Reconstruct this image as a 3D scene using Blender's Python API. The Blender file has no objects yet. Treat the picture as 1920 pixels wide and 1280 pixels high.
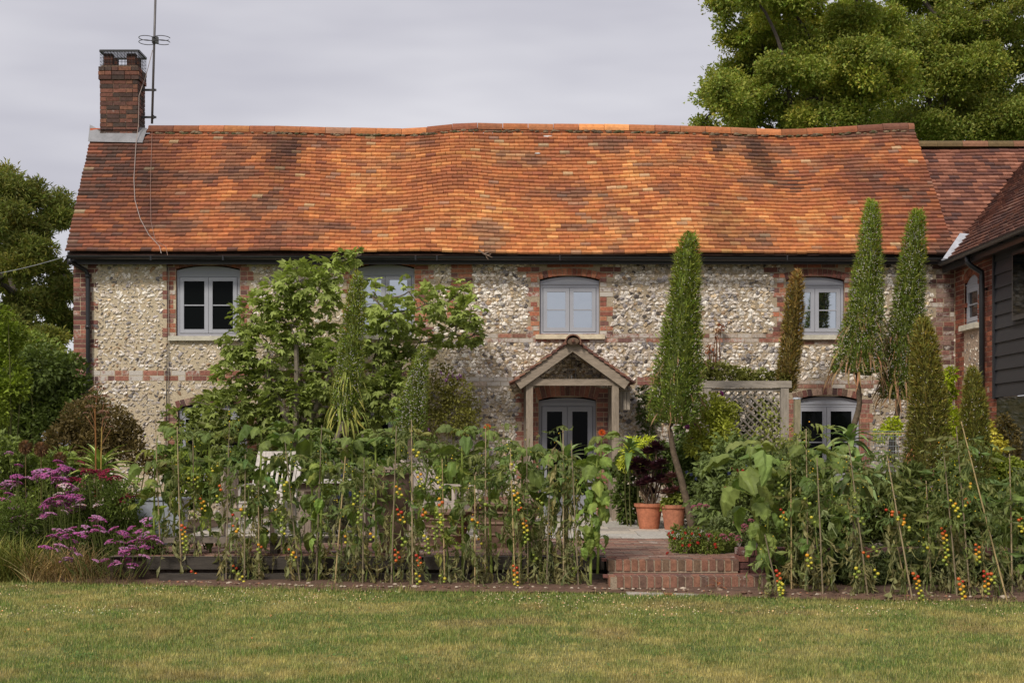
import bpy, math, random
import numpy as np
from mathutils import Vector
rng = np.random.default_rng(11); random.seed(5)
R_ = math.radians
# ------------------------------------------------------------------ camera, sky, sun, exposure
F, YW, CH, HY = 2800.0, 23.93, 1.5, 830.0
scn = bpy.context.scene
cam = bpy.data.cameras.new("camera"); camo = bpy.data.objects.new("camera", cam); scn.collection.objects.link(camo)
camo.location = (0, 0, CH); camo.rotation_euler = (R_(90), 0, 0)
cam.sensor_width = 36; cam.lens = F/1920*36; cam.shift_y = (HY-640)/1920; cam.clip_end = 2000; cam.clip_start = .1
scn.camera = camo
SUN_EL, SUN_AZ = 42.0, 208.0      # azimuth clockwise from +Y: the sun stands behind the camera, a little to the left
w = bpy.data.worlds.new("World"); scn.world = w; w.use_nodes = True
nt = w.node_tree; nt.nodes.clear(); N = nt.nodes.new; L = nt.links.new
wo = N("ShaderNodeOutputWorld"); bg = N("ShaderNodeBackground"); bg.inputs[1].default_value = .1
sky = N("ShaderNodeTexSky"); sky.sky_type = 'NISHITA'; sky.sun_disc = False
sky.sun_elevation = R_(SUN_EL); sky.sun_rotation = R_(SUN_AZ)
tc = N("ShaderNodeTexCoord"); mp = N("ShaderNodeMapping"); mp.inputs['Scale'].default_value = (1, 1, 4.5)
nz = N("ShaderNodeTexNoise"); nz.inputs['Scale'].default_value = 2.3; nz.inputs['Detail'].default_value = 4; nz.inputs['Roughness'].default_value = .5
rp = N("ShaderNodeValToRGB"); rp.color_ramp.elements[0].position = .36; rp.color_ramp.elements[1].position = .62
rp.color_ramp.elements[0].color = (4.45, 4.35, 4.95, 1); rp.color_ramp.elements[1].color = (6.75, 6.62, 7.0, 1)
mx = N("ShaderNodeMix"); mx.data_type = 'RGBA'; mx.inputs[0].default_value = .93
L(tc.outputs['Generated'], mp.inputs[0]); L(mp.outputs[0], nz.inputs['Vector']); L(nz.outputs['Fac'], rp.inputs[0])
L(sky.outputs[0], mx.inputs[6]); L(rp.outputs[0], mx.inputs[7]); L(mx.outputs[2], bg.inputs[0]); L(bg.outputs[0], wo.inputs[0])
sl = bpy.data.lights.new("sun", 'SUN'); sl.energy = 2.3; sl.angle = R_(12); sl.color = (1, .93, .82)
so = bpy.data.objects.new("sun", sl); scn.collection.objects.link(so)
sd = Vector((math.sin(R_(SUN_AZ))*math.cos(R_(SUN_EL)), math.cos(R_(SUN_AZ))*math.cos(R_(SUN_EL)), math.sin(R_(SUN_EL))))
so.rotation_euler = sd.to_track_quat('Z', 'Y').to_euler(); so.location = (-20, -20, 40)
scn.view_settings.view_transform = 'Standard'; scn.view_settings.look = 'None'
scn.view_settings.exposure = 0.15; scn.view_settings.gamma = 1
scn.render.engine = 'CYCLES'; scn.cycles.use_denoising = True
scn.cycles.max_bounces = 6; scn.cycles.transparent_max_bounces = 12
# ------------------------------------------------------------------ helpers
C = bpy.data.collections.new("garden"); scn.collection.children.link(C)
def X(px, d=YW): return (px-960)/F*d
def Z(py, d=YW): return CH+(HY-py)/F*d
def P(px, py, d=YW): return np.array([X(px, d), d, Z(py, d)])
def col(r, g, b):
    f = lambda c: ((c/255+.055)/1.055)**2.4 if c > 10 else c/255/12.92
    return np.array([f(r), f(g), f(b)])
def nrm(a): return a/np.maximum(np.linalg.norm(a, axis=-1, keepdims=True), 1e-9)
def uni(a, b, n=None): return rng.uniform(a, b, n)
_g = np.random.default_rng(99).random((64, 64))
def vn(x, y, s, o=0):
    x = np.asarray(x, float)*s+o*7.3+100; y = np.asarray(y, float)*s+o*3.1+100
    xi = np.floor(x).astype(int); yi = np.floor(y).astype(int); fx = x-xi; fy = y-yi
    fx = fx*fx*(3-2*fx); fy = fy*fy*(3-2*fy)
    g = lambda a, b: _g[a % 64, b % 64]
    return (g(xi, yi)*(1-fx)+g(xi+1, yi)*fx)*(1-fy)+(g(xi, yi+1)*(1-fx)+g(xi+1, yi+1)*fx)*fy
ORG = {}
class MB:
    def __init__(s): s.v = []; s.c = []; s.f = []; s.m = []; s.n = 0
    def add(s, v, faces, c=(.5, .5, .5), a=0., m=0):
        v = np.asarray(v, float); k = len(v); s.v.append(v)
        cc = np.empty((k, 4)); c = np.asarray(c, float)
        cc[:, :3] = c[..., :3]; cc[:, 3] = c[:, 3] if (c.ndim == 2 and c.shape[1] == 4) else a
        s.c.append(cc)
        for f in faces if isinstance(faces, list) else [faces]:
            f = np.asarray(f, int)
            if len(f): s.f.append(f+s.n); s.m.append(np.full(len(f), m))
        s.n += k
    def inst(s, tpl, mats, locs, cols, a=None, m=0):
        tv, tf = tpl[0], tpl[1]; n = len(locs)
        if n == 0: return
        V = np.einsum('nij,vj->nvi', mats, tv)+np.asarray(locs)[:, None, :]
        k = len(tv); cols = np.broadcast_to(np.asarray(cols, float), (n, 3))
        cc = np.zeros((n, k, 4)); cc[:, :, :3] = cols[:, None, :]
        if len(tpl) > 2: cc[:, :, :3] *= tpl[2][None, :, None]
        if a is not None: cc[:, :, 3] = np.broadcast_to(a, (n,))[:, None]
        off = (np.arange(n)*k)[:, None, None]
        s.add(V.reshape(-1, 3), [(np.asarray(f)[None]+off).reshape(-1, np.asarray(f).shape[1]) for f in tf], cc.reshape(-1, 4), m=m)
    def build(s, name, mat, parent=None, smooth=False, loc=None):
        me = bpy.data.meshes.new(name); v = np.concatenate(s.v)
        org = ORG[parent.name] if parent is not None else (np.array(loc, float) if loc is not None else np.zeros(3))
        me.vertices.add(len(v)); me.vertices.foreach_set('co', (v-org).astype(np.float32).ravel())
        ls = np.concatenate([f.ravel() for f in s.f]); cnt = np.concatenate([np.full(len(f), f.shape[1]) for f in s.f])
        me.loops.add(len(ls)); me.loops.foreach_set('vertex_index', ls.astype(np.int32))
        me.polygons.add(len(cnt)); st = np.concatenate([[0], np.cumsum(cnt)[:-1]])
        me.polygons.foreach_set('loop_start', st.astype(np.int32))
        me.polygons.foreach_set('material_index', np.concatenate(s.m).astype(np.int32))
        me.update(calc_edges=True)
        me.polygons.foreach_set('use_smooth', np.full(len(cnt), smooth))
        at = me.color_attributes.new('Col', 'FLOAT_COLOR', 'POINT')
        at.data.foreach_set('color', np.concatenate(s.c).astype(np.float32).ravel())
        for mm in (mat if isinstance(mat, list) else [mat]): me.materials.append(mm)
        o = bpy.data.objects.new(name, me); C.objects.link(o)
        if parent is not None: o.parent = parent
        else: o.location = org
        ORG[o.name] = org
        return o
def tag(o, label=None, cat=None, group=None, kind=None):
    for k, val in (('label', label), ('category', cat), ('group', group), ('kind', kind)):
        if val: o[k] = val
    return o
def thing(name, label, cat, loc, group=None):
    o = bpy.data.objects.new(name, None); C.objects.link(o); o.location = tuple(loc); o.empty_display_size = .1
    ORG[o.name] = np.array(loc, float); return tag(o, label, cat, group)
def put(name, mesh, parent, loc, scale=1, rot=(0, 0, 0)):
    o = bpy.data.objects.new(name, mesh); C.objects.link(o); o.parent = parent
    o.location = tuple(np.asarray(loc)-ORG[parent.name]); o.scale = (scale,)*3 if np.isscalar(scale) else scale; o.rotation_euler = rot
    return o
BOXV = np.array([[x, y, z] for x in (-.5, .5) for y in (-.5, .5) for z in (-.5, .5)])
BOXF = np.array([[0, 1, 3, 2], [4, 6, 7, 5], [0, 4, 5, 1], [2, 3, 7, 6], [0, 2, 6, 4], [1, 5, 7, 3]])
BOX = (BOXV, [BOXF])
def box(mb, x0, x1, y0, y1, z0, z1, c=(.5, .5, .5), a=0., m=0):
    mb.add(BOXV*np.array([x1-x0, y1-y0, z1-z0])+np.array([(x0+x1)/2, (y0+y1)/2, (z0+z1)/2]), BOXF, c, a, m)
def bar(mb, p, q, w, t, c, up=(0, 0, 1), m=0):      # rectangular bar from p to q; t along up
    p = np.array(p, float); q = np.array(q, float); d = q-p; l = np.linalg.norm(d); d /= l
    s = nrm(np.cross(d, np.array(up, float))); u = np.cross(s, d)
    mb.inst(BOX, np.stack([s*w, d*l, u*t], -1)[None], [(p+q)/2], c, m=m)
def tube(mb, pts, rad, n=6, c=(.5, .5, .5), cap=True, m=0):
    pts = np.asarray(pts, float); k = len(pts); rad = np.broadcast_to(rad, (k,))
    t = nrm(np.gradient(pts, axis=0)); ref = np.array([0, 0, 1.]) if abs(t[0][2]) < .9 else np.array([1., 0, 0])
    s = nrm(np.cross(t, ref)); u = np.cross(s, t); an = np.arange(n)*2*np.pi/n
    V = pts[:, None]+rad[:, None, None]*(np.cos(an)[None, :, None]*s[:, None]+np.sin(an)[None, :, None]*u[:, None])
    i = np.arange(k-1)[:, None]*n; j = np.arange(n)[None]; j2 = (j+1) % n
    q = np.stack([i+j, i+j2, i+n+j2, i+n+j], -1).reshape(-1, 4)
    fs = [q]
    if cap: fs += [np.array([list(range(n))[::-1]]), np.array([list(range((k-1)*n, k*n))])]
    mb.add(V.reshape(-1, 3), fs, c, m=m)
def lathe(mb, prof, o, n=28, c=(.5, .5, .5), m=0):
    prof = np.asarray(prof, float); k = len(prof); an = np.arange(n)*2*np.pi/n
    V = np.stack([prof[:, :1]*np.cos(an), prof[:, :1]*np.sin(an), np.broadcast_to(prof[:, 1:], (k, n))], -1)+np.asarray(o, float)
    i = np.arange(k-1)[:, None]*n; j = np.arange(n)[None]; j2 = (j+1) % n
    mb.add(V.reshape(-1, 3), np.stack([i+j, i+j2, i+n+j2, i+n+j], -1).reshape(-1, 4), c, m=m)
def spline(a, b, n=6, sag=0., side=0.):
    a = np.array(a, float); b = np.array(b, float); t = np.linspace(0, 1, n)[:, None]
    p = a+(b-a)*t; k = 4*t*(1-t); p = p+k*np.array([side, 0, -sag]); return p
def frames(d, up=None, roll=None):
    d = nrm(np.asarray(d, float)); n = len(d)
    up = np.broadcast_to(np.array([0, 0, 1.]) if up is None else up, (n, 3))
    s = np.cross(d, up); bad = np.linalg.norm(s, axis=1) < 1e-3; s[bad] = [1, 0, 0]; s = nrm(s); u = np.cross(s, d)
    if roll is not None:
        cr = np.cos(roll)[:, None]; sr = np.sin(roll)[:, None]; s, u = s*cr+u*sr, u*cr-s*sr
    return np.stack([s, d, u], -1)
# ---- materials
def M(name, rough=.7, sc=8, amt=.25, bump=0., bsc=60, transl=0., metal=0., spec=.4, lime=False, stretch=None, gain=None):
    m = bpy.data.materials.new(name); m.use_nodes = True; t = m.node_tree; t.nodes.clear(); N = t.nodes.new; L = t.links.new
    out = N("ShaderNodeOutputMaterial"); b = N("ShaderNodeBsdfPrincipled"); at = N("ShaderNodeAttribute"); at.attribute_name = 'Col'
    b.inputs['Roughness'].default_value = rough; b.inputs['Metallic'].default_value = metal; b.inputs['Specular IOR Level'].default_value = spec
    g = N("ShaderNodeNewGeometry"); vec = g.outputs['Position']
    if stretch:
        mp = N("ShaderNodeMapping"); mp.inputs['Scale'].default_value = stretch; L(vec, mp.inputs[0]); vec = mp.outputs[0]
    nz = N("ShaderNodeTexNoise"); nz.inputs['Scale'].default_value = sc; nz.inputs['Detail'].default_value = 5; nz.inputs['Roughness'].default_value = .65
    L(vec, nz.inputs['Vector'])
    mr = N("ShaderNodeMapRange"); mr.inputs[1].default_value = .3; mr.inputs[2].default_value = .7; mr.inputs[3].default_value = 1-amt; mr.inputs[4].default_value = 1+amt
    L(nz.outputs['Fac'], mr.inputs[0])
    mu = N("ShaderNodeVectorMath"); mu.operation = 'SCALE'; L(at.outputs['Color'], mu.inputs[0]); L(mr.outputs[0], mu.inputs['Scale'])
    c = mu.outputs[0]
    if gain:
        gv = N('ShaderNodeVectorMath'); gv.operation = 'MULTIPLY'; L(c, gv.inputs[0]); gv.inputs[1].default_value = gain; c = gv.outputs[0]
    if lime:       # patches of old limewash, as much of it as the alpha of the colour says
        n2 = N("ShaderNodeTexNoise"); n2.inputs['Scale'].default_value = 17; n2.inputs['Detail'].default_value = 7; n2.inputs['Roughness'].default_value = .75
        L(g.outputs['Position'], n2.inputs['Vector'])
        ad = N("ShaderNodeMath"); ad.operation = 'ADD'; L(n2.outputs['Fac'], ad.inputs[0]); L(at.outputs['Alpha'], ad.inputs[1])
        r2 = N("ShaderNodeMapRange"); r2.inputs[1].default_value = .84; r2.inputs[2].default_value = 1.02; L(ad.outputs[0], r2.inputs[0])
        mi = N("ShaderNodeMix"); mi.data_type = 'RGBA'; L(r2.outputs[0], mi.inputs[0]); L(c, mi.inputs[6]); mi.inputs[7].default_value = (.58, .53, .47, 1)
        c = mi.outputs[2]
    L(c, b.inputs['Base Color'])
    if bump:
        n3 = N("ShaderNodeTexNoise"); n3.inputs['Scale'].default_value = bsc; n3.inputs['Detail'].default_value = 4; L(vec, n3.inputs['Vector'])
        bp = N("ShaderNodeBump"); bp.inputs['Strength'].default_value = bump; bp.inputs['Distance'].default_value = .01
        L(n3.outputs['Fac'], bp.inputs['Height']); L(bp.outputs[0], b.inputs['Normal'])
    if transl:
        tr = N("ShaderNodeBsdfTranslucent"); ms = N("ShaderNodeMixShader"); ms.inputs[0].default_value = transl
        s2 = N("ShaderNodeMix"); s2.data_type = 'RGBA'; s2.blend_type = 'MULTIPLY'; s2.inputs[0].default_value = 1
        L(c, s2.inputs[6]); s2.inputs[7].default_value = (1.25, 1.3, .75, 1)
        L(s2.outputs[2], tr.inputs[0]); L(b.outputs[0], ms.inputs[1]); L(tr.outputs[0], ms.inputs[2]); L(ms.outputs[0], out.inputs[0])
    else: L(b.outputs[0], out.inputs[0])
    return m
m_leaf = M('leaf', .55, 9, .25, transl=.28, spec=.3, gain=(1.5, 1.34, 1.25))
m_gloss = M('glossy_leaf', .42, 9, .25, transl=.15, spec=.4, gain=(1.3, 1.25, 1.2))
m_petal = M('petal', .6, 30, .12, transl=.2, spec=.2)
m_bark = M('bark', .9, 20, .35, .8, 40)
m_wood = M('weathered_wood', .85, 6, .28, .5, 30, stretch=(6, 6, 1))
m_woodh = M('weathered_beam', .85, 6, .28, .5, 30, stretch=(1, 6, 6))
m_cane = M('bamboo', .6, 14, .25)
m_brick = M('brick', .9, 24, .34, .6, 90, lime=True)
m_mortar = M('mortar', .95, 30, .22, .9, 70)
m_flint = M('flint', .75, 46, .62, .5, 60, lime=True)
m_tile = M('clay_tile', .88, 16, .25, .5, 60)
m_paint = M('painted_joinery', .5, 3, .05)
m_iron = M('black_plastic_metal', .4, 5, .15, spec=.5)
m_lead = M('lead', .55, 6, .2, .3, 20, metal=.3)
m_terra = M('terracotta', .85, 14, .34, .3, 50)
m_soil = M('soil', 1., 14, .4, 1., 50)
m_stone = M('stone', .9, 8, .22, .5, 40)
m_tom = M('tomato_skin', .28, 20, .1, spec=.5)
m_board = M('black_board', .55, 9, .15, .2, 40, stretch=(6, .8, 6))
m_straw = M('dry_stalk', .8, 14, .25, transl=.15, spec=.1)
def glass(name, refl, tint):
    m = bpy.data.materials.new(name); m.use_nodes = True; t = m.node_tree; t.nodes.clear(); N = t.nodes.new; L = t.links.new
    out = N("ShaderNodeOutputMaterial"); b = N("ShaderNodeBsdfPrincipled"); g = N("ShaderNodeBsdfGlossy"); ms = N("ShaderNodeMixShader")
    b.inputs['Base Color'].default_value = (*tint, 1); b.inputs['Roughness'].default_value = .05; b.inputs['Specular IOR Level'].default_value = .04
    g.inputs['Roughness'].default_value = .02; g.inputs['Color'].default_value = (.86, .93, 1, 1); ms.inputs[0].default_value = refl
    nz = N("ShaderNodeTexNoise"); nz.inputs['Scale'].default_value = 1.5; bp = N("ShaderNodeBump"); bp.inputs['Strength'].default_value = .1; bp.inputs['Distance'].default_value = .05
    ge = N("ShaderNodeNewGeometry"); L(ge.outputs['Position'], nz.inputs['Vector']); L(nz.outputs[0], bp.inputs['Height']); L(bp.outputs[0], g.inputs['Normal'])
    L(b.outputs[0], ms.inputs[1]); L(g.outputs[0], ms.inputs[2]); L(ms.outputs[0], out.inputs[0]); return m
g_dark = glass('dark_window_glass', .002, (.004, .005, .005)); g_sky = glass('sky_reflecting_glass', .56, (.012, .015, .02))
# ---- leaf templates: (verts, [faces], brightness)
def leaf(W=.4, segs=3, fold=.25, droop=.3, shape='ovate', wave=0.):
    v = []; br = []
    for i in range(segs+1):
        t = i/segs
        if shape == 'round':
            wd = np.interp(t, [0, .1, .25, .45, .65, .82, .93, 1], [.52, .82, .98, .9, .66, .36, .15, .01])*W/2*(1+(.07 if i % 2 else -.05))
            z = -droop*t*t+wave*math.sin(i*1.9+1); y = t*(1-.35*droop*t); wv = wave*math.sin(i*2.9); b0 = -.14*max(0, 1-t*5)
            v += [[-wd, y+b0, z-fold*wd*1.2+wv], [-wd*.5, y+b0*.4, z+fold*wd*.6-wv*.6], [0, y, z], [wd*.5, y+b0*.4, z+fold*wd*.6+wv*.5], [wd, y+b0, z-fold*wd*1.2-wv]]; br += [.92, 1.02, 1.3, 1., .9]; continue
        wd = {'ovate': math.sin(math.pi*min(1, t*.97+.03)**.75), 'lance': math.sin(math.pi*(t*.93+.05)**.8)*.95+.03,
              'heart': (1-t)**.6*1.05*(1 if t > .02 else .8), 'strap': (1-t**3)*.95+.05}[shape]*W/2
        z = -droop*t*t; y = t*(1-.35*droop*t)
        if shape == 'heart' and i == 0: y = -.08
        wv = wave*math.sin(i*2.3)
        v += [[-wd, y-(.1 if shape == 'heart' and i == 0 else 0), z+fold*wd+wv], [0, y if not (shape == 'heart' and i == 0) else .04, z], [wd, y-(.1 if shape == 'heart' and i == 0 else 0), z+fold*wd-wv]]
        br += [.95, 1.15, .95]
    f = []
    if shape == 'round': return (np.array(v), [np.array([[5*i+j, 5*i+j+1, 5*i+j+6, 5*i+j+5] for i in range(segs) for j in range(4)])], np.array(br))
    for i in range(segs):
        a = i*3; f += [[a, a+1, a+4, a+3], [a+1, a+2, a+5, a+4]]
    return (np.array(v), [np.array(f)], np.array(br))
def palmate():
    v = [[0, 0, 0]]; br = [1.15]; an = [-150, -105, -78, -50, -24, 0, 24, 50, 78, 105, 150]; ln = [.34, .68, .52, .92, .62, 1.05, .62, .92, .52, .68, .34]
    for a, l in zip(an, ln):
        r = R_(a); v.append([math.sin(r)*l*.62, math.cos(r)*l*.62+.12, -.16*l*l+(.07 if l < .65 else 0)]); br.append(.95 if l > .5 else 1.)
    return (np.array(v), [np.array([[0, i+1, i+2] for i in range(10)])], np.array(br))
def rhomb(W=.6): return (np.array([[0, 0, 0], [-W/2, .5, .1], [0, 1, -.08], [W/2, .5, .1]]), [np.array([[0, 3, 2, 1]])], np.array([1, .95, 1.05, 1.]))
T_OV = leaf(.5, 3, .3, .25); T_OV2 = leaf(.62, 3, .25, .35); T_LAN = leaf(.22, 4, .3, .35, 'lance'); T_STR = leaf(.11, 6, .4, .75, 'strap')
T_HEART = [leaf(.86, 8, .3, .55, 'round', .05), leaf(.78, 8, .45, .9, 'round', -.045), leaf(.84, 8, .2, .3, 'round', .06)]; T_FIG = palmate(); T_RH = rhomb(.62); T_NEEDLE = rhomb(.28)
T_WIDESTR = leaf(.24, 6, .35, .7, 'lance')
def compound(seed, droop=.9, nl=7, pw=.36, rag=.5):     # a tomato-like pinnate leaf, length about 1, unit axis +Y
    g = np.random.default_rng(seed); mb = MB(); V = []; Fq = []; B = []; k = 0
    lt = leaf(pw, 2, .5, .7)
    for i in range(nl):
        t = 1. if i == nl-1 else .25+.65*(i//2)/((nl-1)/2)
        base = np.array([0, t*(1-.25*droop*t), -droop*.55*t*t]); side = 0 if i == nl-1 else (1 if i % 2 else -1)
        d = np.array([[side*.9+g.normal(0, .2), .5 if side else .8, -droop*.8+g.normal(0, rag)]])
        fr = frames(d, roll=g.normal(0, .9, 1))[0]*(.42 if side else .5)*g.uniform(.7, 1.15)
        V.append(lt[0]@fr.T+base); Fq.append(lt[1][0]+k); B.append(lt[2]); k += len(lt[0])
    t = np.linspace(0, 1, 4); pts = np.stack([0*t, t*(1-.25*droop*t), -droop*.55*t*t], -1); s = np.array([.013, 0, 0])
    V.append(np.concatenate([pts-s, pts+s])); B.append(np.ones(8)); Fq.append(np.array([[0, 1, 5, 4], [1, 2, 6, 5], [2, 3, 7, 6]])+k)
    return (np.concatenate(V), [np.concatenate(Fq)], np.concatenate(B))
T_TOM = [compound(i) for i in range(6)]; T_DRY = [compound(20+i, 1.9, 7, .3, .3) for i in range(4)]; T_PIN = [compound(40+i, .45, 7, .5, .2) for i in range(4)]
def sphere_tpl(sub=1):
    import bmesh
    b = bmesh.new(); bmesh.ops.create_icosphere(b, subdivisions=sub, radius=1)
    v = np.array([x.co[:] for x in b.verts]); f = np.array([[q.index for q in t.verts] for t in b.faces]); b.free(); return (v, [f])
ICO1 = sphere_tpl(1); ICO2 = sphere_tpl(2); ICO3 = sphere_tpl(3)
def vary(base, n, amt=.25, hue=.12):
    b = np.asarray(base, float)*uni(1-amt, 1+amt, (n, 1)); b = b*(1+rng.normal(0, hue, (n, 3))*np.array([1, .5, .6])); return np.clip(b, .002, .95)
def pick(pal, n, wts=None):
    pal = np.array(pal); w_ = None if wts is None else np.array(wts)/sum(wts); return pal[rng.choice(len(pal), n, p=w_)]
def blobpts(blobs, n, shell=.5, flat=1.):     # blobs: (x,y,z,r[,ry])
    B = np.array([(b[0], b[1], b[2], b[3], b[4] if len(b) > 4 else b[3]) for b in blobs], float)
    i = rng.choice(len(B), n, p=B[:, 3]**2/np.sum(B[:, 3]**2)); d = nrm(rng.normal(0, 1, (n, 3)))
    r = (shell+(1-shell)*rng.random(n)**.6)[:, None]
    return B[i, :3]+d*r*np.stack([B[i, 3], B[i, 4], B[i, 3]*flat], -1), d
def leaves(mb, tpl, pts, dirs, size, base, amt=.28, hue=.1, jit=.6, roll=.7, droop=0., sz=.3):
    n = len(pts); d = nrm(nrm(dirs)+rng.normal(0, jit, (n, 3))+np.array([0, 0, -droop]))
    fr = frames(d, roll=rng.normal(0, roll, n))*(size*uni(1-sz, 1+sz, n))[:, None, None]
    base = np.asarray(base, float)
    c = vary(base, n, amt, hue) if base.ndim == 1 else np.clip(base*uni(1-amt, 1+amt, (n, 1)), .002, .95)
    if isinstance(tpl, list):
        k = rng.integers(0, len(tpl), n)
        for j, t in enumerate(tpl): mb.inst(t, fr[k == j], pts[k == j], c[k == j])
    else: mb.inst(tpl, fr, pts, c)
# ------------------------------------------------------------------ ground
def edge_y(x): return np.interp(x, [-9, -5.5, -1.9, 1.27, 2.7, 4.8, 9], [16.6, 16.1, 15.05, 14.78, 14.25, 13.95, 13.7])
def patch(x, y):
    return .34*vn(x, y, 1.1, 1)+.34*vn(x, y, 3.1, 2)+.32*vn(x, y, 8, 3)
GREEN = col(98, 118, 58); STRAW = col(150, 146, 94); BROWN = col(134, 118, 84)
def grasscol(x, y):
    k = np.clip((patch(x, y)-.36)/.34, 0, 1)[:, None]; e = np.clip(1-(edge_y(x)-y)/1.3, 0, 1)[:, None]
    k = np.clip(k-.45*e, 0, 1); c = GREEN*(1-k)+STRAW*k
    b = np.clip((vn(x, y, 1.7, 9)-.68)*4, 0, 1)[:, None]; return c*(1-b*.6)+BROWN*b*.6
def ground():
    mb = MB(); xs = np.linspace(-8, 8, 161); ys = np.linspace(2, 17, 151); gx, gy = np.meshgrid(xs, ys)
    v = np.stack([gx, gy, .012*vn(gx, gy, .8)], -1).reshape(-1, 3); n = len(xs)
    i = (np.arange(len(ys)-1)[:, None]*n+np.arange(n-1)).ravel(); q = np.stack([i, i+1, i+n+1, i+n], -1)
    mb.add(v, q, grasscol(v[:, 0], v[:, 1])*.75)
    tag(mb.build('lawn', m_soil), 'mown lawn with straw patches', kind='structure')
    mb = MB(); mb.add([[-400, -200, -.05], [400, -200, -.05], [400, 800, -.05], [-400, 800, -.05]], np.array([[0, 1, 2, 3]]), GREEN*.6)
    tag(mb.build('ground', m_soil), 'ground around the house', kind='structure')
    # grass blades
    mb = MB(); n = 420000; y = 8.6+(17-8.6)*rng.random(n)**1.25; x = uni(-1, 1, n)*(y*.36+.3)
    ok = y < edge_y(x)+.2*(vn(x, y, 4, 4)-.45); x = x[ok]; y = y[ok]; n = len(x)
    near = np.exp(-(edge_y(x)-y)/.12); h = uni(.01, .034, n)*(1+1.3*near*(vn(x, y, 3, 5)))*(.6+.5*vn(x, y, 2, 8)+.7*vn(x, y, 9, 18)**2); a = uni(0, 6.283, n); wd = uni(.0016, .0034, n)*(y/12)
    tpl = (np.array([[-1, 0, 0], [1, 0, 0], [0, .6, 1.]]), [np.array([[0, 1, 2]])])
    ca, sa = np.cos(a), np.sin(a); Mx = np.zeros((n, 3, 3)); Mx[:, 0, 0] = ca*wd; Mx[:, 1, 0] = sa*wd; Mx[:, 0, 1] = -sa*h*.8; Mx[:, 1, 1] = ca*h*.8; Mx[:, 2, 2] = h
    c = grasscol(x, y)*uni(.45, 1.6, (n, 1))*(.75+.5*vn(x, y, 14, 7))[:, None]; dry = rng.random(n) < .2; c[dry] = STRAW*uni(.7, 1.4, (dry.sum(), 1))
    mb.inst(tpl, Mx, np.stack([x, y, .006+.012*vn(x, y, .8)], -1), np.clip(c, 0, .8))
    # clover heads / daisies as pale specks of the sward
    n = 2600; y = 16-3.2*rng.random(n)**1.6; x = uni(-5.6, 5.2, n); ok = (y < edge_y(x)-.02)&(vn(x, y, 1.1, 6) > .42); x = x[ok]; y = y[ok]; n = len(x)
    mb.inst(ICO1, np.stack([np.eye(3)*.006]*n), np.stack([x, y, uni(.02, .035, n)], -1), vary((.6, .57, .45), n))
    n = 70; y = uni(9.3, 15, n); x = uni(-.34, .34, n)*y; mb.inst(T_OV, frames(rng.normal(0, 1, (n, 3))*np.array([1, 1, .15]))*uni(.02, .045, n)[:, None, None], np.stack([x, y, 0*x+.035], -1), vary(col(170, 130, 80), n, .3, .1))
    for _ in range(46):      # clover and plantain patches
        y0 = uni(9.5, 14.6); x0 = uni(-.34, .34)*y0; m = 60; r_ = uni(.06, .2); xx = x0+rng.normal(0, r_, m); yy = y0+rng.normal(0, r_*.7, m)
        ok = yy < edge_y(xx)-.05; xx, yy = xx[ok], yy[ok]; m = len(xx); mb.inst(T_OV2, frames(rng.normal(0, 1, (m, 3))*np.array([1, 1, .2])+np.array([0, 0, .25]))*uni(.012, .03, m)[:, None, None], np.stack([xx, yy, 0*xx+.03], -1), vary(col(84, 112, 56), m, .25, .08))
    tag(mb.build('grass', m_leaf), 'short grass blades of the lawn', kind='stuff')
    # soil bed
    mb = MB(); xs = np.linspace(-5.0, 9, 141)
    rows = [(-.06, .0), (.06, .035), (.25, .05), (.6, .05), (1.6, .04)]
    v = np.array([[xx, edge_y(xx)+o+.03*vn(xx, o, 6), z+.015*vn(xx, o*9, 9)+.014] for o, z in rows for xx in xs]); n = len(xs)
    i = (np.arange(len(rows)-1)[:, None]*n+np.arange(n-1)).ravel()
    mb.add(v, np.stack([i, i+1, i+n+1, i+n], -1), col(104, 80, 66))
    tag(mb.build('soil_bed', m_soil), kind='structure')
    mb = MB(); n = 1500; x = uni(-3.7, 5.6, n); y = edge_y(x)+uni(.02, .5, n); s = uni(.006, .02, n)*np.where(rng.random(n) < .07, 2, 1)
    V, D = ICO1[0], ICO1[1]; fr = frames(rng.normal(0, 1, (n, 3)))*s[:, None, None]; fr[:, 2] *= .6
    mb.inst(ICO1, fr, np.stack([x, y, .055+0*x], -1), pick([col(196, 180, 160), col(150, 130, 112), col(112, 84, 70), col(170, 120, 92)], n, [3, 3, 3, 1]))
    tag(mb.build('gravel', m_stone), 'flint and stone chips in the soil', kind='stuff')
ground()
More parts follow.
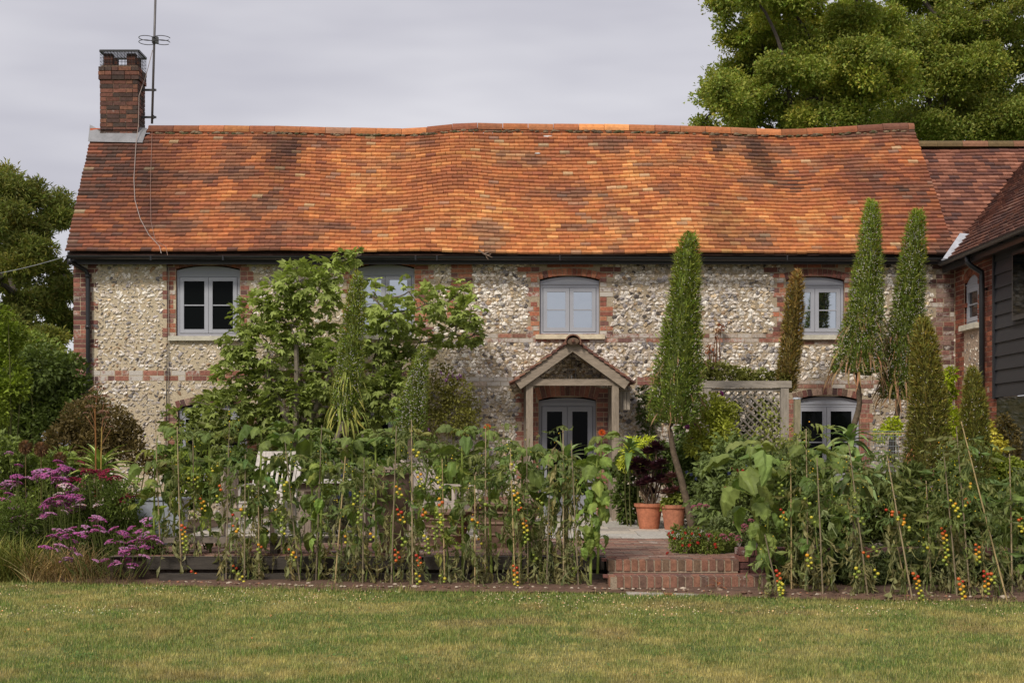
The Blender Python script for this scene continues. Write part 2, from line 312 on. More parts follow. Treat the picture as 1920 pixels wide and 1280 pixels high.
# ------------------------------------------------------------------ bricks
RED = [col(158, 98, 80), col(166, 104, 82), col(138, 86, 74), col(176, 114, 88), col(122, 84, 76), col(150, 100, 86)]
ORANGE = [col(192, 112, 76), col(176, 100, 70), col(156, 90, 70), col(126, 84, 74), col(196, 124, 86)]
DARKRED = [col(124, 76, 66), col(106, 68, 62), col(138, 82, 68), col(94, 66, 62)]
PALE = [col(170, 140, 122), col(190, 172, 156), col(150, 108, 92), col(176, 160, 146)]
_ds = lambda L_: [c*.84+c.mean()*.16 for c in L_]
RED, ORANGE, DARKRED = _ds(RED), _ds(ORANGE), _ds(DARKRED)
def courses(mb, O, U, Nn, u0, u1, z0, z1, pal, lime=.1, ch=.0755, bl=.215, proud=.006, hz=.1, tooth=None, skip=None, hfrac=0.):
    U = np.array(U, float); Nn = np.array(Nn, float); O = np.array(O, float); nr = max(1, int(round((z1-z0)/ch))); ch = (z1-z0)/nr
    ms, ls, cs, al = [], [], [], []
    for r in range(nr):
        zc = z0+(r+.5)*ch; a, b = u0, u1
        if tooth: 
            if (r//2) % 2 == 0: a -= tooth[0]; b += tooth[1]
        u = a-(bl/2+.005)*(r % 2)
        while u < b-.02:
            l = bl*(.48 if rng.random() < hfrac else 1); ua, ub = max(u, a), min(u+l, b); u += l+.011
            if ub-ua < .03: continue
            if skip is not None and skip((ua+ub)/2, zc): continue
            t = .1; pr = proud+rng.normal(0, .002)
            ms.append(np.stack([U*(ub-ua), -Nn*t, np.array([0, 0, 1.])*(ch-.012)], -1)); ls.append(O+U*(ua+ub)/2+Nn*(pr-t/2)+np.array([0, 0, zc-O[2]]))
            cs.append(pal[rng.integers(len(pal))]*uni(.8, 1.18)); al.append(np.clip(lime+rng.normal(0, hz), 0, .7))
    if ms: mb.inst(BOX, np.array(ms), np.array(ls), np.array(cs), a=np.array(al))
def arch(mb, cx, z_spring, wd, rise, pal, y, lime=.05, bh=.11, bl=.068, proud=.01, U=(1, 0, 0), Nn=(0, -1, 0), O=None):
    U = np.array(U, float); Nn = np.array(Nn, float); Rr = (wd*wd/4+rise*rise)/(2*rise); th = math.asin(min(1, wd/2/Rr)); n = max(5, int(round((Rr+bh/2)*2*th/(bl+.01)))) 
    ms, ls, cs = [], [], []; O = np.array([0, y, 0.]) if O is None else np.array(O, float)
    for i in range(n):
        a = -th+(i+.5)*2*th/n; rd = U*math.sin(a)+np.array([0, 0, math.cos(a)]); tg = U*math.cos(a)-np.array([0, 0, math.sin(a)])
        ms.append(np.stack([tg*(2*th*(Rr+bh/2)/n-.01), -Nn*.12, rd*bh], -1)); ls.append(O+U*cx+np.array([0, 0, z_spring-(Rr-rise)])+rd*(Rr+bh/2)+Nn*(proud-.06)); cs.append(pal[rng.integers(len(pal))]*uni(.8, 1.2))
    mb.inst(BOX, np.array(ms), np.array(ls), np.array(cs), a=np.clip(lime+rng.normal(0, .08, n), 0, .6))
# ------------------------------------------------------------------ the house
PZ = .30                                    # level of the patio and the foot of the walls
house = thing('flint_cottage', 'long two-storey flint and brick cottage with an orange clay tile roof', 'house', (0, YW, PZ))
XL, XR = X(138), 7.1; ZT = Z(476)
#          px0  px1   py_head py_bot  arch rise, arched head px, kind
UP = [(330, 450, 497, 630), (667, 777, 494, 628), (1012, 1124, 517, 627), (1474, 1583, 518, 628)]
LOW = [(333, 463, 757, 900), (690, 780, 757, 900), (1490, 1612, 742, 900)]
DOOR = (1010, 1118, 744, 970)
openings = [(X(a), X(b), Z(d), Z(c)) for a, b, c, d in UP+LOW+[DOOR]]
def house_wall():
    mb = MB(); xs = sorted({XL, XR, X(840), *[v for o in openings for v in o[:2]]}); zs = sorted({PZ-.3, ZT+.12, *[v for o in openings for v in o[2:]]})
    cm = col(176, 160, 134)
    for i in range(len(xs)-1):
        for j in range(len(zs)-1):
            cx, cz = (xs[i]+xs[i+1])/2, (zs[j]+zs[j+1])/2
            if any(o[0] < cx < o[1] and o[2] < cz < o[3] for o in openings): continue
            cm = col(200, 184, 156) if cx < X(840) else col(176, 160, 136)
            mb.add([[xs[i], YW, zs[j]], [xs[i+1], YW, zs[j]], [xs[i+1], YW, zs[j+1]], [xs[i], YW, zs[j+1]]], np.array([[0, 1, 2, 3]]), cm)
    for a, b, c, d in openings:
        for p, q in (((a, c), (a, d)), ((b, d), (b, c)), ((a, d), (b, d)), ((b, c), (a, c))):
            mb.add([[p[0], YW, p[1]], [q[0], YW, q[1]], [q[0], YW+.2, q[1]], [p[0], YW+.2, p[1]]], np.array([[0, 1, 2, 3]]), col(140, 84, 62))
    # side and back; a black sheet stands in for the dark rooms
    for x in (XL, XR): mb.add([[x, YW, PZ-.3], [x, YW+4.6, PZ-.3], [x, YW+4.6, ZT], [x, YW+2.3, ZT+2.2], [x, YW, ZT]], np.array([[0, 1, 2, 3, 4]]), cm)
    mb.add([[XL, YW+4.6, PZ-.3], [XR, YW+4.6, PZ-.3], [XR, YW+4.6, ZT], [XL, YW+4.6, ZT]], np.array([[0, 1, 2, 3]]), cm)
    mb.build('wall', m_mortar, house)
    box_ = MB(); box(box_, XL+.05, XR-.05, YW+.35, YW+.38, PZ, ZT, (.01, .01, .01)); box_.build('dark_room_sheet', m_mortar, house)
house_wall()
brick_zones = []
def zone(px0, px1, py0, py1): brick_zones.append((X(px0), X(px1), Z(py1), Z(py0)))
BW = MB()
def bw(px0, px1, py0, py1, pal, lime=.1, tooth=None, skip=None, hz=.12, hfrac=0., d=YW, proud=.006, flintclear=True):
    courses(BW, (0, YW, 0), (1, 0, 0), (0, -1, 0), X(px0), X(px1), Z(py1), Z(py0), pal, lime, tooth=tooth, skip=skip, hz=hz, hfrac=hfrac, proud=proud)
    if flintclear: zone(px0-(5 if tooth and tooth[0] else 0), px1+(5 if tooth and tooth[1] else 0), py0, py1)
bw(138, 172, 486, 968, DARKRED+RED[1:3], .25, tooth=(0, .10), hfrac=.3)
bw(138, 1790, 478, 487, DARKRED, .05)
bw(176, 410, 694, 714, RED+PALE[2:3], .27, hfrac=.3, hz=.2); bw(410, 800, 694, 714, RED, .3)
bw(868, 1474, 625, 642, RED+PALE, .38, hz=.1); bw(1474, 1755, 632, 646, PALE, .35, hz=.1); bw(860, 962, 706, 724, PALE, .45); bw(1195, 1250, 706, 722, RED, .12); bw(1480, 1650, 712, 728, PALE, .36)
for k, (a, b, c, d) in enumerate(UP):
    pal = ORANGE if k else RED+ORANGE[:2]
    sp = Z(c)-.06; arch(BW, (X(a)+X(b))/2, sp, X(b)-X(a)+.02, .07, pal if k != 3 else DARKRED+RED[:2], YW)
    if k in (2, 3): courses(BW, (0, YW, 0), (1, 0, 0), (0, -1, 0), X(a+14), X(b-12), sp+.19, sp+.26, pal, .05)
    zone(a-6, b+6, c-22, c+12)
    lm = (.24, .27, .34, .31)[k]
    bw(a-17, a-1, c-6, d+2, pal, lm, tooth=(.07, 0), hfrac=.4, hz=.13); bw(b+1, b+(17 if k != 1 else 28), c-6, d+2, pal, lm-.04, tooth=(0, .07), hfrac=.4, hz=.13)
    bw(a-42 if k > 1 else a-20, a-1, c-17, c-7, pal if k == 2 else DARKRED, .05); bw(b+1, b+(40 if k > 1 else 26), c-17, c-7, pal if k != 2 else DARKRED, .05)
bw(846, 886, 487, 545, ORANGE, .1); bw(838, 856, 545, 600, ORANGE, .25)
for a, b, c, d in LOW:
    arch(BW, (X(a)+X(b))/2, Z(c)-.07, X(b)-X(a)+.03, .09, PALE[:1]+DARKRED+[col(120, 96, 82)], YW, .12); zone(a-8, b+8, c-18, c+12)
    bw(a-18, a-1, c+6, 968, RED, .15, tooth=(.06, 0)); bw(b+1, b+18, c+6, 968, RED, .15, tooth=(0, .06))
a, b, c, d = DOOR
arch(BW, (X(a)+X(b))/2, Z(c)-.05, X(b)-X(a)+.03, .07, RED, YW, .05, bh=.2); zone(a-6, b+6, c-28, c+10)
bw(a-32, a-1, c-16, 968, RED, .08, tooth=(.1, 0), hfrac=.3); bw(b+1, b+26, c-16, 968, RED, .08, tooth=(0, .1), hfrac=.3)
bw(1755, 1789, 487, 968, DARKRED+RED[4:]+[col(150, 124, 114), col(140, 112, 102)], .27, tooth=(.1, 0), hfrac=.3)
bw(880, 962, 930, 968, RED, .1)
BW.build('brick_dressing', m_brick, house)
def flints():
    mb = MB(); gx = .066; xs = np.arange(XL+.03, XR, gx); zs = np.arange(PZ, ZT, gx*.84)
    x, z = np.meshgrid(xs, zs); x = x+gx*.5*(np.arange(len(zs)) % 2)[:, None]; x = x.ravel(); z = z.ravel(); n = len(x)
    x += rng.normal(0, .014, n); z += rng.normal(0, .009, n)
    keep = np.ones(n, bool)
    for a, b, c, d in openings+brick_zones: keep &= ~((x > a-.015) & (x < b+.015) & (z > c-.012) & (z < d+.012))
    left = x < X(840)                         # the left end was pointed with much more mortar
    big = rng.random(n); keep &= ~(left & (rng.random(n) < .14))
    keep &= rng.random(n) > .05+.22*(vn(x, z, 1.3, 12) > .66)
    x, z, left, big = x[keep], z[keep], left[keep], big[keep]; n = len(x)
    v = ICO1[0]; k = 10; vs = []
    for i in range(k): vs.append(nrm(v)*(1+rng.normal(0, .27, (len(v), 1))))
    w_ = np.where(left, uni(.026, .048, n), uni(.031, .049, n))*np.where(big > .93, 1.35, 1); h_ = w_*np.where(left, uni(.35, .75, n), uni(.55, .95, n)); t_ = uni(.012, .026, n)
    a = np.where(left, rng.normal(.2, .55, n), rng.normal(0, .35, n)); Mx = np.zeros((n, 3, 3))
    Mx[:, 0, 0] = np.cos(a)*w_; Mx[:, 2, 0] = np.sin(a)*w_; Mx[:, 0, 2] = -np.sin(a)*h_; Mx[:, 2, 2] = np.cos(a)*h_; Mx[:, 1, 1] = t_
    pal = [col(246, 238, 226), col(232, 220, 206), col(212, 198, 180), col(180, 172, 170), col(136, 130, 128), col(222, 198, 162), col(176, 146, 114), col(96, 88, 84)]
    cs = pick(pal, n, [12, 9, 6, 3.6, 2.6, 2.5, 1.1, 1.4])*uni(.8, 1.12, (n, 1)); cs[left & (cs.mean(1) < .2)] = col(200, 188, 168); gr = np.clip((vn(x, z, 1.0, 91)-.45)*1.6, 0, .5)[:, None]; cs = cs*(1-gr)+cs*np.array([.62, .6, .6])*gr; al = np.where(x > X(1300), .28, .13)+.26*(vn(x, z, 1.4, 3)-.5)
    low = z < Z(740); cs[low] *= .82                                        # darker stone below the first floor
    j = rng.integers(0, k, n)
    for i in range(k):
        q = j == i; mb.inst((vs[i], ICO1[1]), Mx[q], np.stack([x[q], YW+.002+0*x[q], z[q]], -1), cs[q], a=al[q])
    gx = .034; xs = np.arange(XL+.03, XR, gx); zs = np.arange(PZ, ZT, gx); x2, z2 = np.meshgrid(xs, zs); x2 = x2.ravel()+rng.normal(0, .01, x2.size); z2 = z2.ravel()+rng.normal(0, .01, z2.size); kp = rng.random(len(x2)) < np.where(x2 < X(840), .3, .62)
    for a, b, c, d in openings+brick_zones: kp &= ~((x2 > a-.01) & (x2 < b+.01) & (z2 > c-.005) & (z2 < d+.005))
    x2, z2 = x2[kp], z2[kp]; n = len(x2); w_ = uni(.008, .021, n); a = uni(0, 3.14, n); h_ = w_*uni(.35, .9, n); Mx = np.zeros((n, 3, 3)); Mx[:, 0, 0] = np.cos(a)*w_; Mx[:, 2, 0] = np.sin(a)*w_; Mx[:, 0, 2] = -np.sin(a)*h_; Mx[:, 2, 2] = np.cos(a)*h_; Mx[:, 1, 1] = uni(.01, .017, n)
    cs = pick(pal, n, [10, 8, 6, 4, 4, 2, 1.5, 2.5])*uni(.7, 1.05, (n, 1)); cs[z2 < Z(740)] *= .82; ch_ = sphere_tpl(0) if False else None
    OC = (np.array([[1, 0, 0], [-1, 0, 0], [0, 1, 0], [0, -1, 0], [0, 0, 1], [0, 0, -1.]]), [np.array([[0, 2, 4], [2, 1, 4], [1, 3, 4], [3, 0, 4], [2, 0, 5], [1, 2, 5], [3, 1, 5], [0, 3, 5]])])
    mb.inst(OC, Mx, np.stack([x2, YW+.0*x2, z2], -1), cs, a=np.where(x2 > X(1300), .25, .12))
    mb.build('flint_facing', m_flint, house, smooth=False)
flints()
# ---- windows and door
GREY = col(170, 172, 180)
def casement(parent, x0, x1, z0, z1, y, head, rise, gl, bars=1, name='window', U=(1, 0, 0), Nn=(0, -1, 0), O=(0, 0, 0), leaves_=2, door=False, shade=1.):
    """frame, two lights with their bars; local u along U, outwards Nn"""
    U = np.array(U, float); Nn = np.array(Nn, float); O = np.array(O, float); mb = MB(); c = GREY*shade
    def b(u0, u1, a0, a1, n0, n1, cc=c):
        Mx = np.stack([U*(u1-u0), -Nn*(n1-n0), np.array([0, 0, a1-a0])], -1)[None]
        mb.inst(BOX, Mx, [O+U*(u0+u1)/2+Nn*(n0+n1)/2+np.array([0, 0, (a0+a1)/2])], cc)
    f = .045; zt = z1-head-rise
    b(x0, x0+f, z0, zt, -.06, 0); b(x1-f, x1, z0, zt, -.06, 0); b(x0+f, x1-f, z0, z0+f, -.06, .002); b(x0, x1, zt, zt+.02, -.06, .012); b(x0+f, x1-f, zt-f, zt, -.06, 0)
    k = 12; us = np.linspace(x0, x1, k+1); zz = [zt+.02]*(k+1); tt = [z1-rise+rise*(1-((u-(x0+x1)/2)/((x1-x0)/2))**2) for u in us]
    v = [O+U*u+np.array([0, 0, q])-Nn*.01 for u, q in zip(us, zz)]+[O+U*u+np.array([0, 0, q+.0])-Nn*.01 for u, q in zip(us, tt)]
    mb.add(v, np.array([[i, i+1, k+2+i, k+1+i] for i in range(k)]), c*.97)
    a0, a1 = z0+f+.006, zt-f-.006; inner0, inner1 = x0+f+.005, x1-f-.005; wd = (inner1-inner0)/leaves_; panes = []
    s = .062 if not door else .078
    for i in range(leaves_):
        u0, u1 = inner0+i*wd+.003, inner0+(i+1)*wd-.003; bt = s if not door else .28
        b(u0, u0+s, a0, a1, -.05, .012); b(u1-s, u1, a0, a1, -.05, .012); b(u0+s, u1-s, a0, a0+bt, -.05, .011); b(u0+s, u1-s, a1-s, a1, -.05, .011)
        for q in range(bars):
            zc = a0+bt+(a1-s-a0-bt)*(q+1)/(bars+1); b(u0+s, u1-s, zc-.009, zc+.009, -.02, .004)
        panes.append((u0+s, u1-s, a0+bt, a1-s))
    wo_ = mb.build(name, m_paint, parent)
    for p in panes:
        g = MB(); Mx = np.stack([U*(p[1]-p[0]), -Nn*.008, np.array([0, 0, p[3]-p[2]])], -1)[None]
        g.inst(BOX, Mx, [O+U*(p[0]+p[1])/2-Nn*.022+np.array([0, 0, (p[2]+p[3])/2])], (.1, .1, .1)); g.build('glass_pane', gl, wo_)
    return wo_
for k, (a, b, c, d) in enumerate(UP):
    wv = casement(house, X(a)+.004, X(b)-.004, Z(d), Z(c)-.01, 0, .06, .07, g_dark if k == 0 else g_sky, O=(0, YW+.045, 0))
    s = MB(); zz = Z(d); o = [(-13, 6), (-9, 8), (-8, 10), (-8, 8)][k]
    box(s, X(a+o[0]), X(b+o[1]), YW-.07, YW+.1, zz-.075, zz-.002, col(206, 200, 182) if k != 2 else col(214, 200, 172)); s.build('sill', m_stone, wv)
for k, (a, b, c, d) in enumerate(LOW): casement(house, X(a)+.004, X(b)-.004, Z(d), Z(c)-.012, 0, .05, .07, g_dark, O=(0, YW+.06, 0), shade=1. if k == 2 else .9)
dr = casement(house, X(DOOR[0])+.004, X(DOOR[1])-.004, PZ+.03, Z(DOOR[2])-.012, 0, .04, .05, g_dark, bars=0, name='door', O=(0, YW+.08, 0), door=True, shade=.78)
h = MB(); tube(h, [P(1062, 872, YW+.03), P(1062, 872, YW-.0)], .012, 8, (.3, .3, .3)); tube(h, [P(1062, 872, YW), P(1050, 872, YW)], .009, 8, (.3, .3, .3)); h.build('handle', m_iron, dr)
ds = MB(); box(ds, X(1004), X(1124), YW-.25, YW+.2, PZ-.02, PZ+.04, col(170, 160, 145)); ds.build('doorstep', m_stone, house)
# ---- main roof
EY, EZ, RY = YW-.33, CH+(HY-474)/F*(YW-.33), YW+2.08
RZ = CH+(HY-246)/F*RY
SL = math.hypot(RY-EY, RZ-EZ); S = np.array([0, (RY-EY)/SL, (RZ-EZ)/SL]); RN = np.array([0, -S[2], S[1]]); PITCH = S[2]/S[1]
def gs(x, c, s): return np.exp(-((x-c)/s)**2)
def roof_disp(x, s):
    t = s/SL; px = 960+x*F/24.8
    ridge = np.interp(px, [150, 275, 500, 640, 760, 900, 980, 1150, 1300, 1500, 1600, 1712], [.02, .02, .005, -.015, -.02, .045, .055, .04, .005, -.02, 0, .05])
    eave = np.interp(px, [100, 400, 560, 700, 800, 860, 1000, 1300, 1500, 1800], [.03, .02, .05, .03, .035, .0, -.012, -.01, -.012, -.02])
    d = eave*(1-t)+ridge*t
    d += .07*gs(px, 855, 60)*gs(t, .55, .4)-.06*gs(px, 690, 110)*gs(t, .4, .35)-.05*gs(px, 1060, 140)*gs(t, .45, .4)+.04*gs(px, 1260, 90)*gs(t, .5, .4)-.04*gs(px, 1480, 90)*gs(t, .6, .4)+.035*gs(px, 450, 100)*gs(t, .6, .35)
    return d+.012*(vn(x, s, 1.6, 21)-.5)
def roofcol(x, s, base=None, dark=0.):
    n = len(x); t = s/SL; px = 960+x*F/24.8
    pal = np.array([.95, 1.02, 1.03])*np.array([col(214, 142, 86), col(204, 130, 78), col(190, 116, 72), col(168, 100, 66), col(142, 84, 62), col(222, 156, 98), col(206, 180, 138), col(156, 126, 108), col(110, 76, 64)])
    k = .4*vn(x, s*1.2, .9, 31)+.35*vn(x*1.6, s, 2.6, 32)+.25*rng.random(n)
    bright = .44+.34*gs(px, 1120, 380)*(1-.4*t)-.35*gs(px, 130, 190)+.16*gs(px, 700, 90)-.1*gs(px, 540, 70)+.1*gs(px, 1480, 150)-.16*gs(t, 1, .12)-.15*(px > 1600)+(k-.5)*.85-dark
    r = rng.random(n); idx = np.zeros(n, int)
    lv = np.clip(bright+rng.normal(0, .1, n), 0, .999); order = np.array([8, 4, 4, 3, 3, 2, 2, 1, 0, 5]); cont = np.stack([np.interp(lv*9, np.arange(10), pal[order][:, i_]) for i_ in range(3)], -1)
    odd = r < .03; idx = np.where(r < .012, 6, 7)
    c = np.where(odd[:, None], pal[idx]*.55+cont*.45, cont)*uni(.84, 1.14, (n, 1))*(1+rng.normal(0, .02, (n, 3)))
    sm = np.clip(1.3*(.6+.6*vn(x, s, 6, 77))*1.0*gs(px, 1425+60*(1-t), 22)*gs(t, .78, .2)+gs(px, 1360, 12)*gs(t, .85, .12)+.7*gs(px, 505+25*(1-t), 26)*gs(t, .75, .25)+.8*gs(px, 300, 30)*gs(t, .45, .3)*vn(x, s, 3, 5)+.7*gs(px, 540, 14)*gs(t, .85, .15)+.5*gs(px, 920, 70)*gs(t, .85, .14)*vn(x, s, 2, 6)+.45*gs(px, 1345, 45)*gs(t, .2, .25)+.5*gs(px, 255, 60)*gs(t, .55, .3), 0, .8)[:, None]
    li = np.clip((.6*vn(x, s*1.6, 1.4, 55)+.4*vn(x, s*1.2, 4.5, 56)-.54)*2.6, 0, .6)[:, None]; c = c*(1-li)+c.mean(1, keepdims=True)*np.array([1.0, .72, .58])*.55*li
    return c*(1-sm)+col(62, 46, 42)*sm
def tiles(mb, O, U, Sv, Nn, us, slen, gauge, tw, colf, disp=None, clip=None, th=.03, lift=.3):
    n_r = int(slen/gauge); O = np.array(O, float); U = np.array(U, float); Sv = np.array(Sv, float); Nn = np.array(Nn, float)
    uu, ss, ww = [], [], []; lf_ = us[0] if callable(us[0]) else (lambda q: us[0]); rt_ = us[1] if callable(us[1]) else (lambda q: us[1])
    for r in range(n_r):
        a, b = lf_(r*gauge)+uni(-.008, .008), rt_(r*gauge)+uni(-.008, .008); e = np.arange(a+tw*(1.5 if r % 2 else 1), b-tw*.45, tw); e = np.concatenate([[a], e+rng.normal(0, .003, len(e)), [b]])
        uu.append((e[1:]+e[:-1])/2); ww.append(np.diff(e)); ss.append(np.full(len(e)-1, r*gauge))
    u = np.concatenate(uu); s = np.concatenate(ss); wt = np.concatenate(ww); n = len(u); s = s+rng.normal(0, .004, n)+.034*(vn(u, s*5, .9, 41)-.5)
    if clip is not None: k = clip(u, s); u, s, wt = u[k], s[k], wt[k]; n = len(u)
    f = disp if disp is not None else (lambda a, b: 0*a)
    d = f(u, s); du = (f(u+.1, s)-d)/.1; dsv = (f(u, s+.1)-d)/.1
    Uv = U+Nn*du[:, None]; sv = nrm(Sv+Nn*(dsv-lift+rng.normal(0, .012, n))[:, None]); Uv = nrm(Uv+Sv*rng.normal(0, .008, n)[:, None]); nn = nrm(np.cross(Uv, sv)); nn *= np.sign(nn@Nn)[:, None]
    ln = gauge*1.75; wd = wt-uni(.002, .007, n)
    loc = O+U*u[:, None]+Sv*s[:, None]+Nn*d[:, None]+sv*(ln/2)+nn*.012
    mb.inst(BOX, np.stack([Uv*wd[:, None], sv*ln, nn*th], -1), loc, colf(u, s))
mr_ = MB(); gauge = SL/34.0; O = np.array([0, EY, EZ])
tiles(mr_, O, (1, 0, 0), S, RN, (lambda q: -7.06-.25*q/SL, lambda q: 7.02-.03*q/SL), SL+.02, gauge, .17, roofcol, roof_disp, clip=lambda u, s: ~((u < X(277, RY)) & (s > SL-.3)))
# sheet under the tiles, and the back slope
v = [O+np.array([x, 0, 0])+S*t-RN*.05 for x, t in ((-7.02, 0), (6.98, 0), (6.98, SL), (-7.25, SL))]
v += [np.array([6.98, RY+2.6, EZ]), np.array([-7.05, RY+2.6, EZ])]
mr_.add(v, np.array([[0, 1, 2, 3], [3, 2, 4, 5]]), col(70, 50, 42))
roof = mr_.build('roof', m_tile, house)
rt = MB(); x = -6.32
while x < 6.9:     # ridge tiles, half-round
    l = min(.44, 6.99-x); cx = x+l/2; zt = RZ+float(roof_disp(np.array([cx]), np.array([SL]))[0])*1.2-.03; dz = float(roof_disp(np.array([cx+.2]), np.array([SL]))[0]-roof_disp(np.array([cx-.2]), np.array([SL]))[0])*1.2/.4
    cc = roofcol(np.array([cx]), np.array([SL*.5]))[0]*uni(.9, 1.25); an = np.linspace(-1.75, 1.75, 9); w2 = .105
    P0 = [[x+.004, RY+w2*math.sin(a), zt-dz*l/2+w2*math.cos(a)*1.05] for a in an]; P1 = [[x+l-.004, RY+w2*.97*math.sin(a), zt+dz*l/2+w2*.97*math.cos(a)*1.05] for a in an]
    rt.add(P0+P1, [np.array([[i, i+1, 10+i, 9+i] for i in range(8)]), np.array([[0, 1, 2, 3, 4, 5, 6, 7, 8]]), np.array([[17, 16, 15, 14, 13, 12, 11, 10, 9]])], cc); x += l
for i in range(260):    # lumpy mortar and moss under the ridge
    xx = uni(-6.2, 6.9); zt = RZ+float(roof_disp(np.array([xx]), np.array([SL]))[0])*1.1; r = uni(.012, .03)
    rt.inst(ICO1, (np.eye(3)*np.array([r*2, r, r]))[None], [[xx, RY-.115, zt-.075+uni(-.015, .015)]], pick([col(96, 80, 62), col(130, 112, 88), col(80, 78, 50)], 1))
rt.build('ridge', m_tile, roof)
# two lime splashes / slipped pale patches near the ridge
for px, py, w_ in ((1027, 259, .09), (1008, 291, .055)):
    sp = MB()
    s = (830-py)/F; yy = EY; t = ((CH+(HY-py)/F*EY)-EZ)/(S[2]-(HY-py)/F*S[1]); p = np.array([X(px, EY+S[1]*t), 0, 0])+O+S*t+RN*.035
    sp.inst(ICO1, np.stack([np.array([w_, 0, 0]), S*w_*.3, RN*.012], -1)[None], [p], col(215, 210, 205)); sp.build('lime_splash', m_stone, roof)
# eaves: fascia, gutter, brackets
gt = MB(); gz = lambda x: float(np.interp(x, [-7.1, 0, 7], [EZ-.045, EZ-.065, EZ-.085]))
xs = np.linspace(X(127, EY), X(1776, EY), 30); GY = EY-.02
for i in range(len(xs)-1):
    A, B = (xs[i], GY, gz(xs[i])), (xs[i+1], GY, gz(xs[i+1])); an = np.linspace(0, math.pi, 8)
    p0 = [[A[0], GY-.055*math.cos(a), A[2]-.055*math.sin(a)] for a in an]; p1 = [[B[0], GY-.055*math.cos(a), B[2]-.055*math.sin(a)] for a in an]
    gt.add(p0+p1, np.array([[k, k+1, 9+k, 8+k] for k in range(7)]), (.018, .018, .02))
for px in (285, 420, 600, 780, 820, 1050, 1300, 1475, 1640): tube(gt, [(X(px, EY)+.0, GY-.06, gz(0)+.012), (X(px, EY), GY-.06, gz(0)-.06)], .016, 6, (.02, .02, .022))
box(gt, XL-.05, XR, YW-.17, YW-.14, EZ-.16, EZ+.04, (.02, .018, .018)); box(gt, XL-.05, XR, YW-.14, YW-.004, EZ-.06, EZ-.04, (.03, .028, .026))
gt.build('gutter', m_iron, house, smooth=False)
dp = MB(); yy = YW-.07
tube(dp, [(X(131, GY), GY, gz(-7)-.05), (X(132, GY), GY, gz(-7)-.12), (X(142), YW-.2, Z(495)), (X(163), yy, Z(508)), (X(167), yy, Z(518)), (X(167.5), yy, Z(600)), (X(167.5), yy, Z(968))], .036, 10, (.02, .02, .023))
for py in (515, 610, 712, 800): tube(dp, [(X(167.5), yy, Z(py)), (X(167.5), yy, Z(py)-.06)], .045, 10, (.02, .02, .023))
dp.build('downpipe', m_iron, house, smooth=True)
cb = MB(); tube(cb, [P(312, 482, YW-.16), P(313, 500, YW-.03), P(314, 560, YW-.03), P(313, 700, YW-.035), P(311, 850, YW-.03)], .008, 5, (.03, .03, .03)); tube(cb, [P(316, 500, YW-.03), P(316, 700, YW-.03), P(314, 850, YW-.03)], .006, 5, col(150, 140, 130))
cb.build('cable', m_iron, house)
# ---- chimney
ch = MB(); cy = 25.85; x0, x1 = X(188, cy), X(258, cy); zb, zt = Z(262, cy), Z(150, cy); y1 = cy+.5
box(ch, x0+.005, x1-.005, cy+.005, y1, zb-.7, Z(122, cy)-.01, col(130, 110, 92)); DC = [col(112, 74, 62), col(94, 66, 58), col(124, 82, 68), col(82, 62, 56), col(128, 88, 70), col(76, 62, 56)]
for (za, zb2, e) in ((zb-.3, zt, 0), (zt, Z(125, cy), .022)):
    courses(ch, (0, cy, 0), (1, 0, 0), (0, -1, 0), x0-e, x1+e, za, zb2, DC, .08, proud=.006+e, hfrac=.3); courses(ch, (x1, 0, 0), (0, 1, 0), (1, 0, 0), cy-e, y1+e, za, zb2, DC, .05, proud=.006+e, hfrac=.5)
    courses(ch, (x0, 0, 0), (0, 1, 0), (-1, 0, 0), cy-e, y1+e, za, zb2, DC, .05, proud=.006+e)
za, zb2 = Z(122, cy), Z(98, cy)
for a, b in ((x0+.05, x0+.2), (x1-.2, x1-.05)):
    for ya in (cy+.04, y1-.16): 
        for q in range(4): box(ch, a, b, ya, ya+.13, za-.01+q*.056, za+.038+q*.056, DC[q]*.6, .0)
box(ch, x0+.02, x1-.02, cy+.02, y1-.02, za-.03, za, col(110, 90, 76))
chim = ch.build('chimney', m_brick, house)
cg = MB(); ga, gb, gc, gd = x0-.0, x1+.02, cy-.01, y1+.02; zt2 = zb2+.02
for q in np.linspace(ga, gb, 14): tube(cg, [(q, gc, zt2), (q, gd, zt2)], .005, 4, (.012, .012, .012))
for q in np.linspace(gc, gd, 10): tube(cg, [(ga, q, zt2), (gb, q, zt2)], .005, 4, (.012, .012, .012))
for q in np.linspace(ga, gb, 12):
    for yq in (gc, gd): tube(cg, [(q, yq, za-.02), (q, yq, zt2)], .003, 4, (.02, .02, .02))
for q in np.linspace(gc, gd, 9):
    for xq in (ga, gb): tube(cg, [(xq, q, za-.02), (xq, q, zt2)], .003, 4, (.02, .02, .02))
for zq in np.linspace(za, zt2, 5):
    for p, q in (((ga, gc), (gb, gc)), ((gb, gc), (gb, gd)), ((gb, gd), (ga, gd)), ((ga, gd), (ga, gc))): tube(cg, [(*p, zq), (*q, zq)], .003, 4, (.02, .02, .02))
for p, q in (((ga, gc), (gb, gc)), ((gb, gc), (gb, gd)), ((gb, gd), (ga, gd)), ((ga, gd), (ga, gc))): bar(cg, (*p, zt2), (*q, zt2), .03, .035, (.012, .012, .012))
cg.build('cage', m_iron, chim)
fl = MB(); A = 0
lc = col(150, 150, 152)
def on_roof(px, py, up=.03):
    k = (HY-py)/F; t = (CH+k*EY-EZ)/(S[2]-k*S[1]); y = EY+S[1]*t
    return np.array([X(px, y), y, EZ+S[2]*t])+RN*up
q = [on_roof(166, 270, .05), on_roof(268, 272, .05), on_roof(277, 245, .05), on_roof(262, 245, .07), on_roof(262, 252, .07), on_roof(183, 248, .08), on_roof(170, 240, .07)]
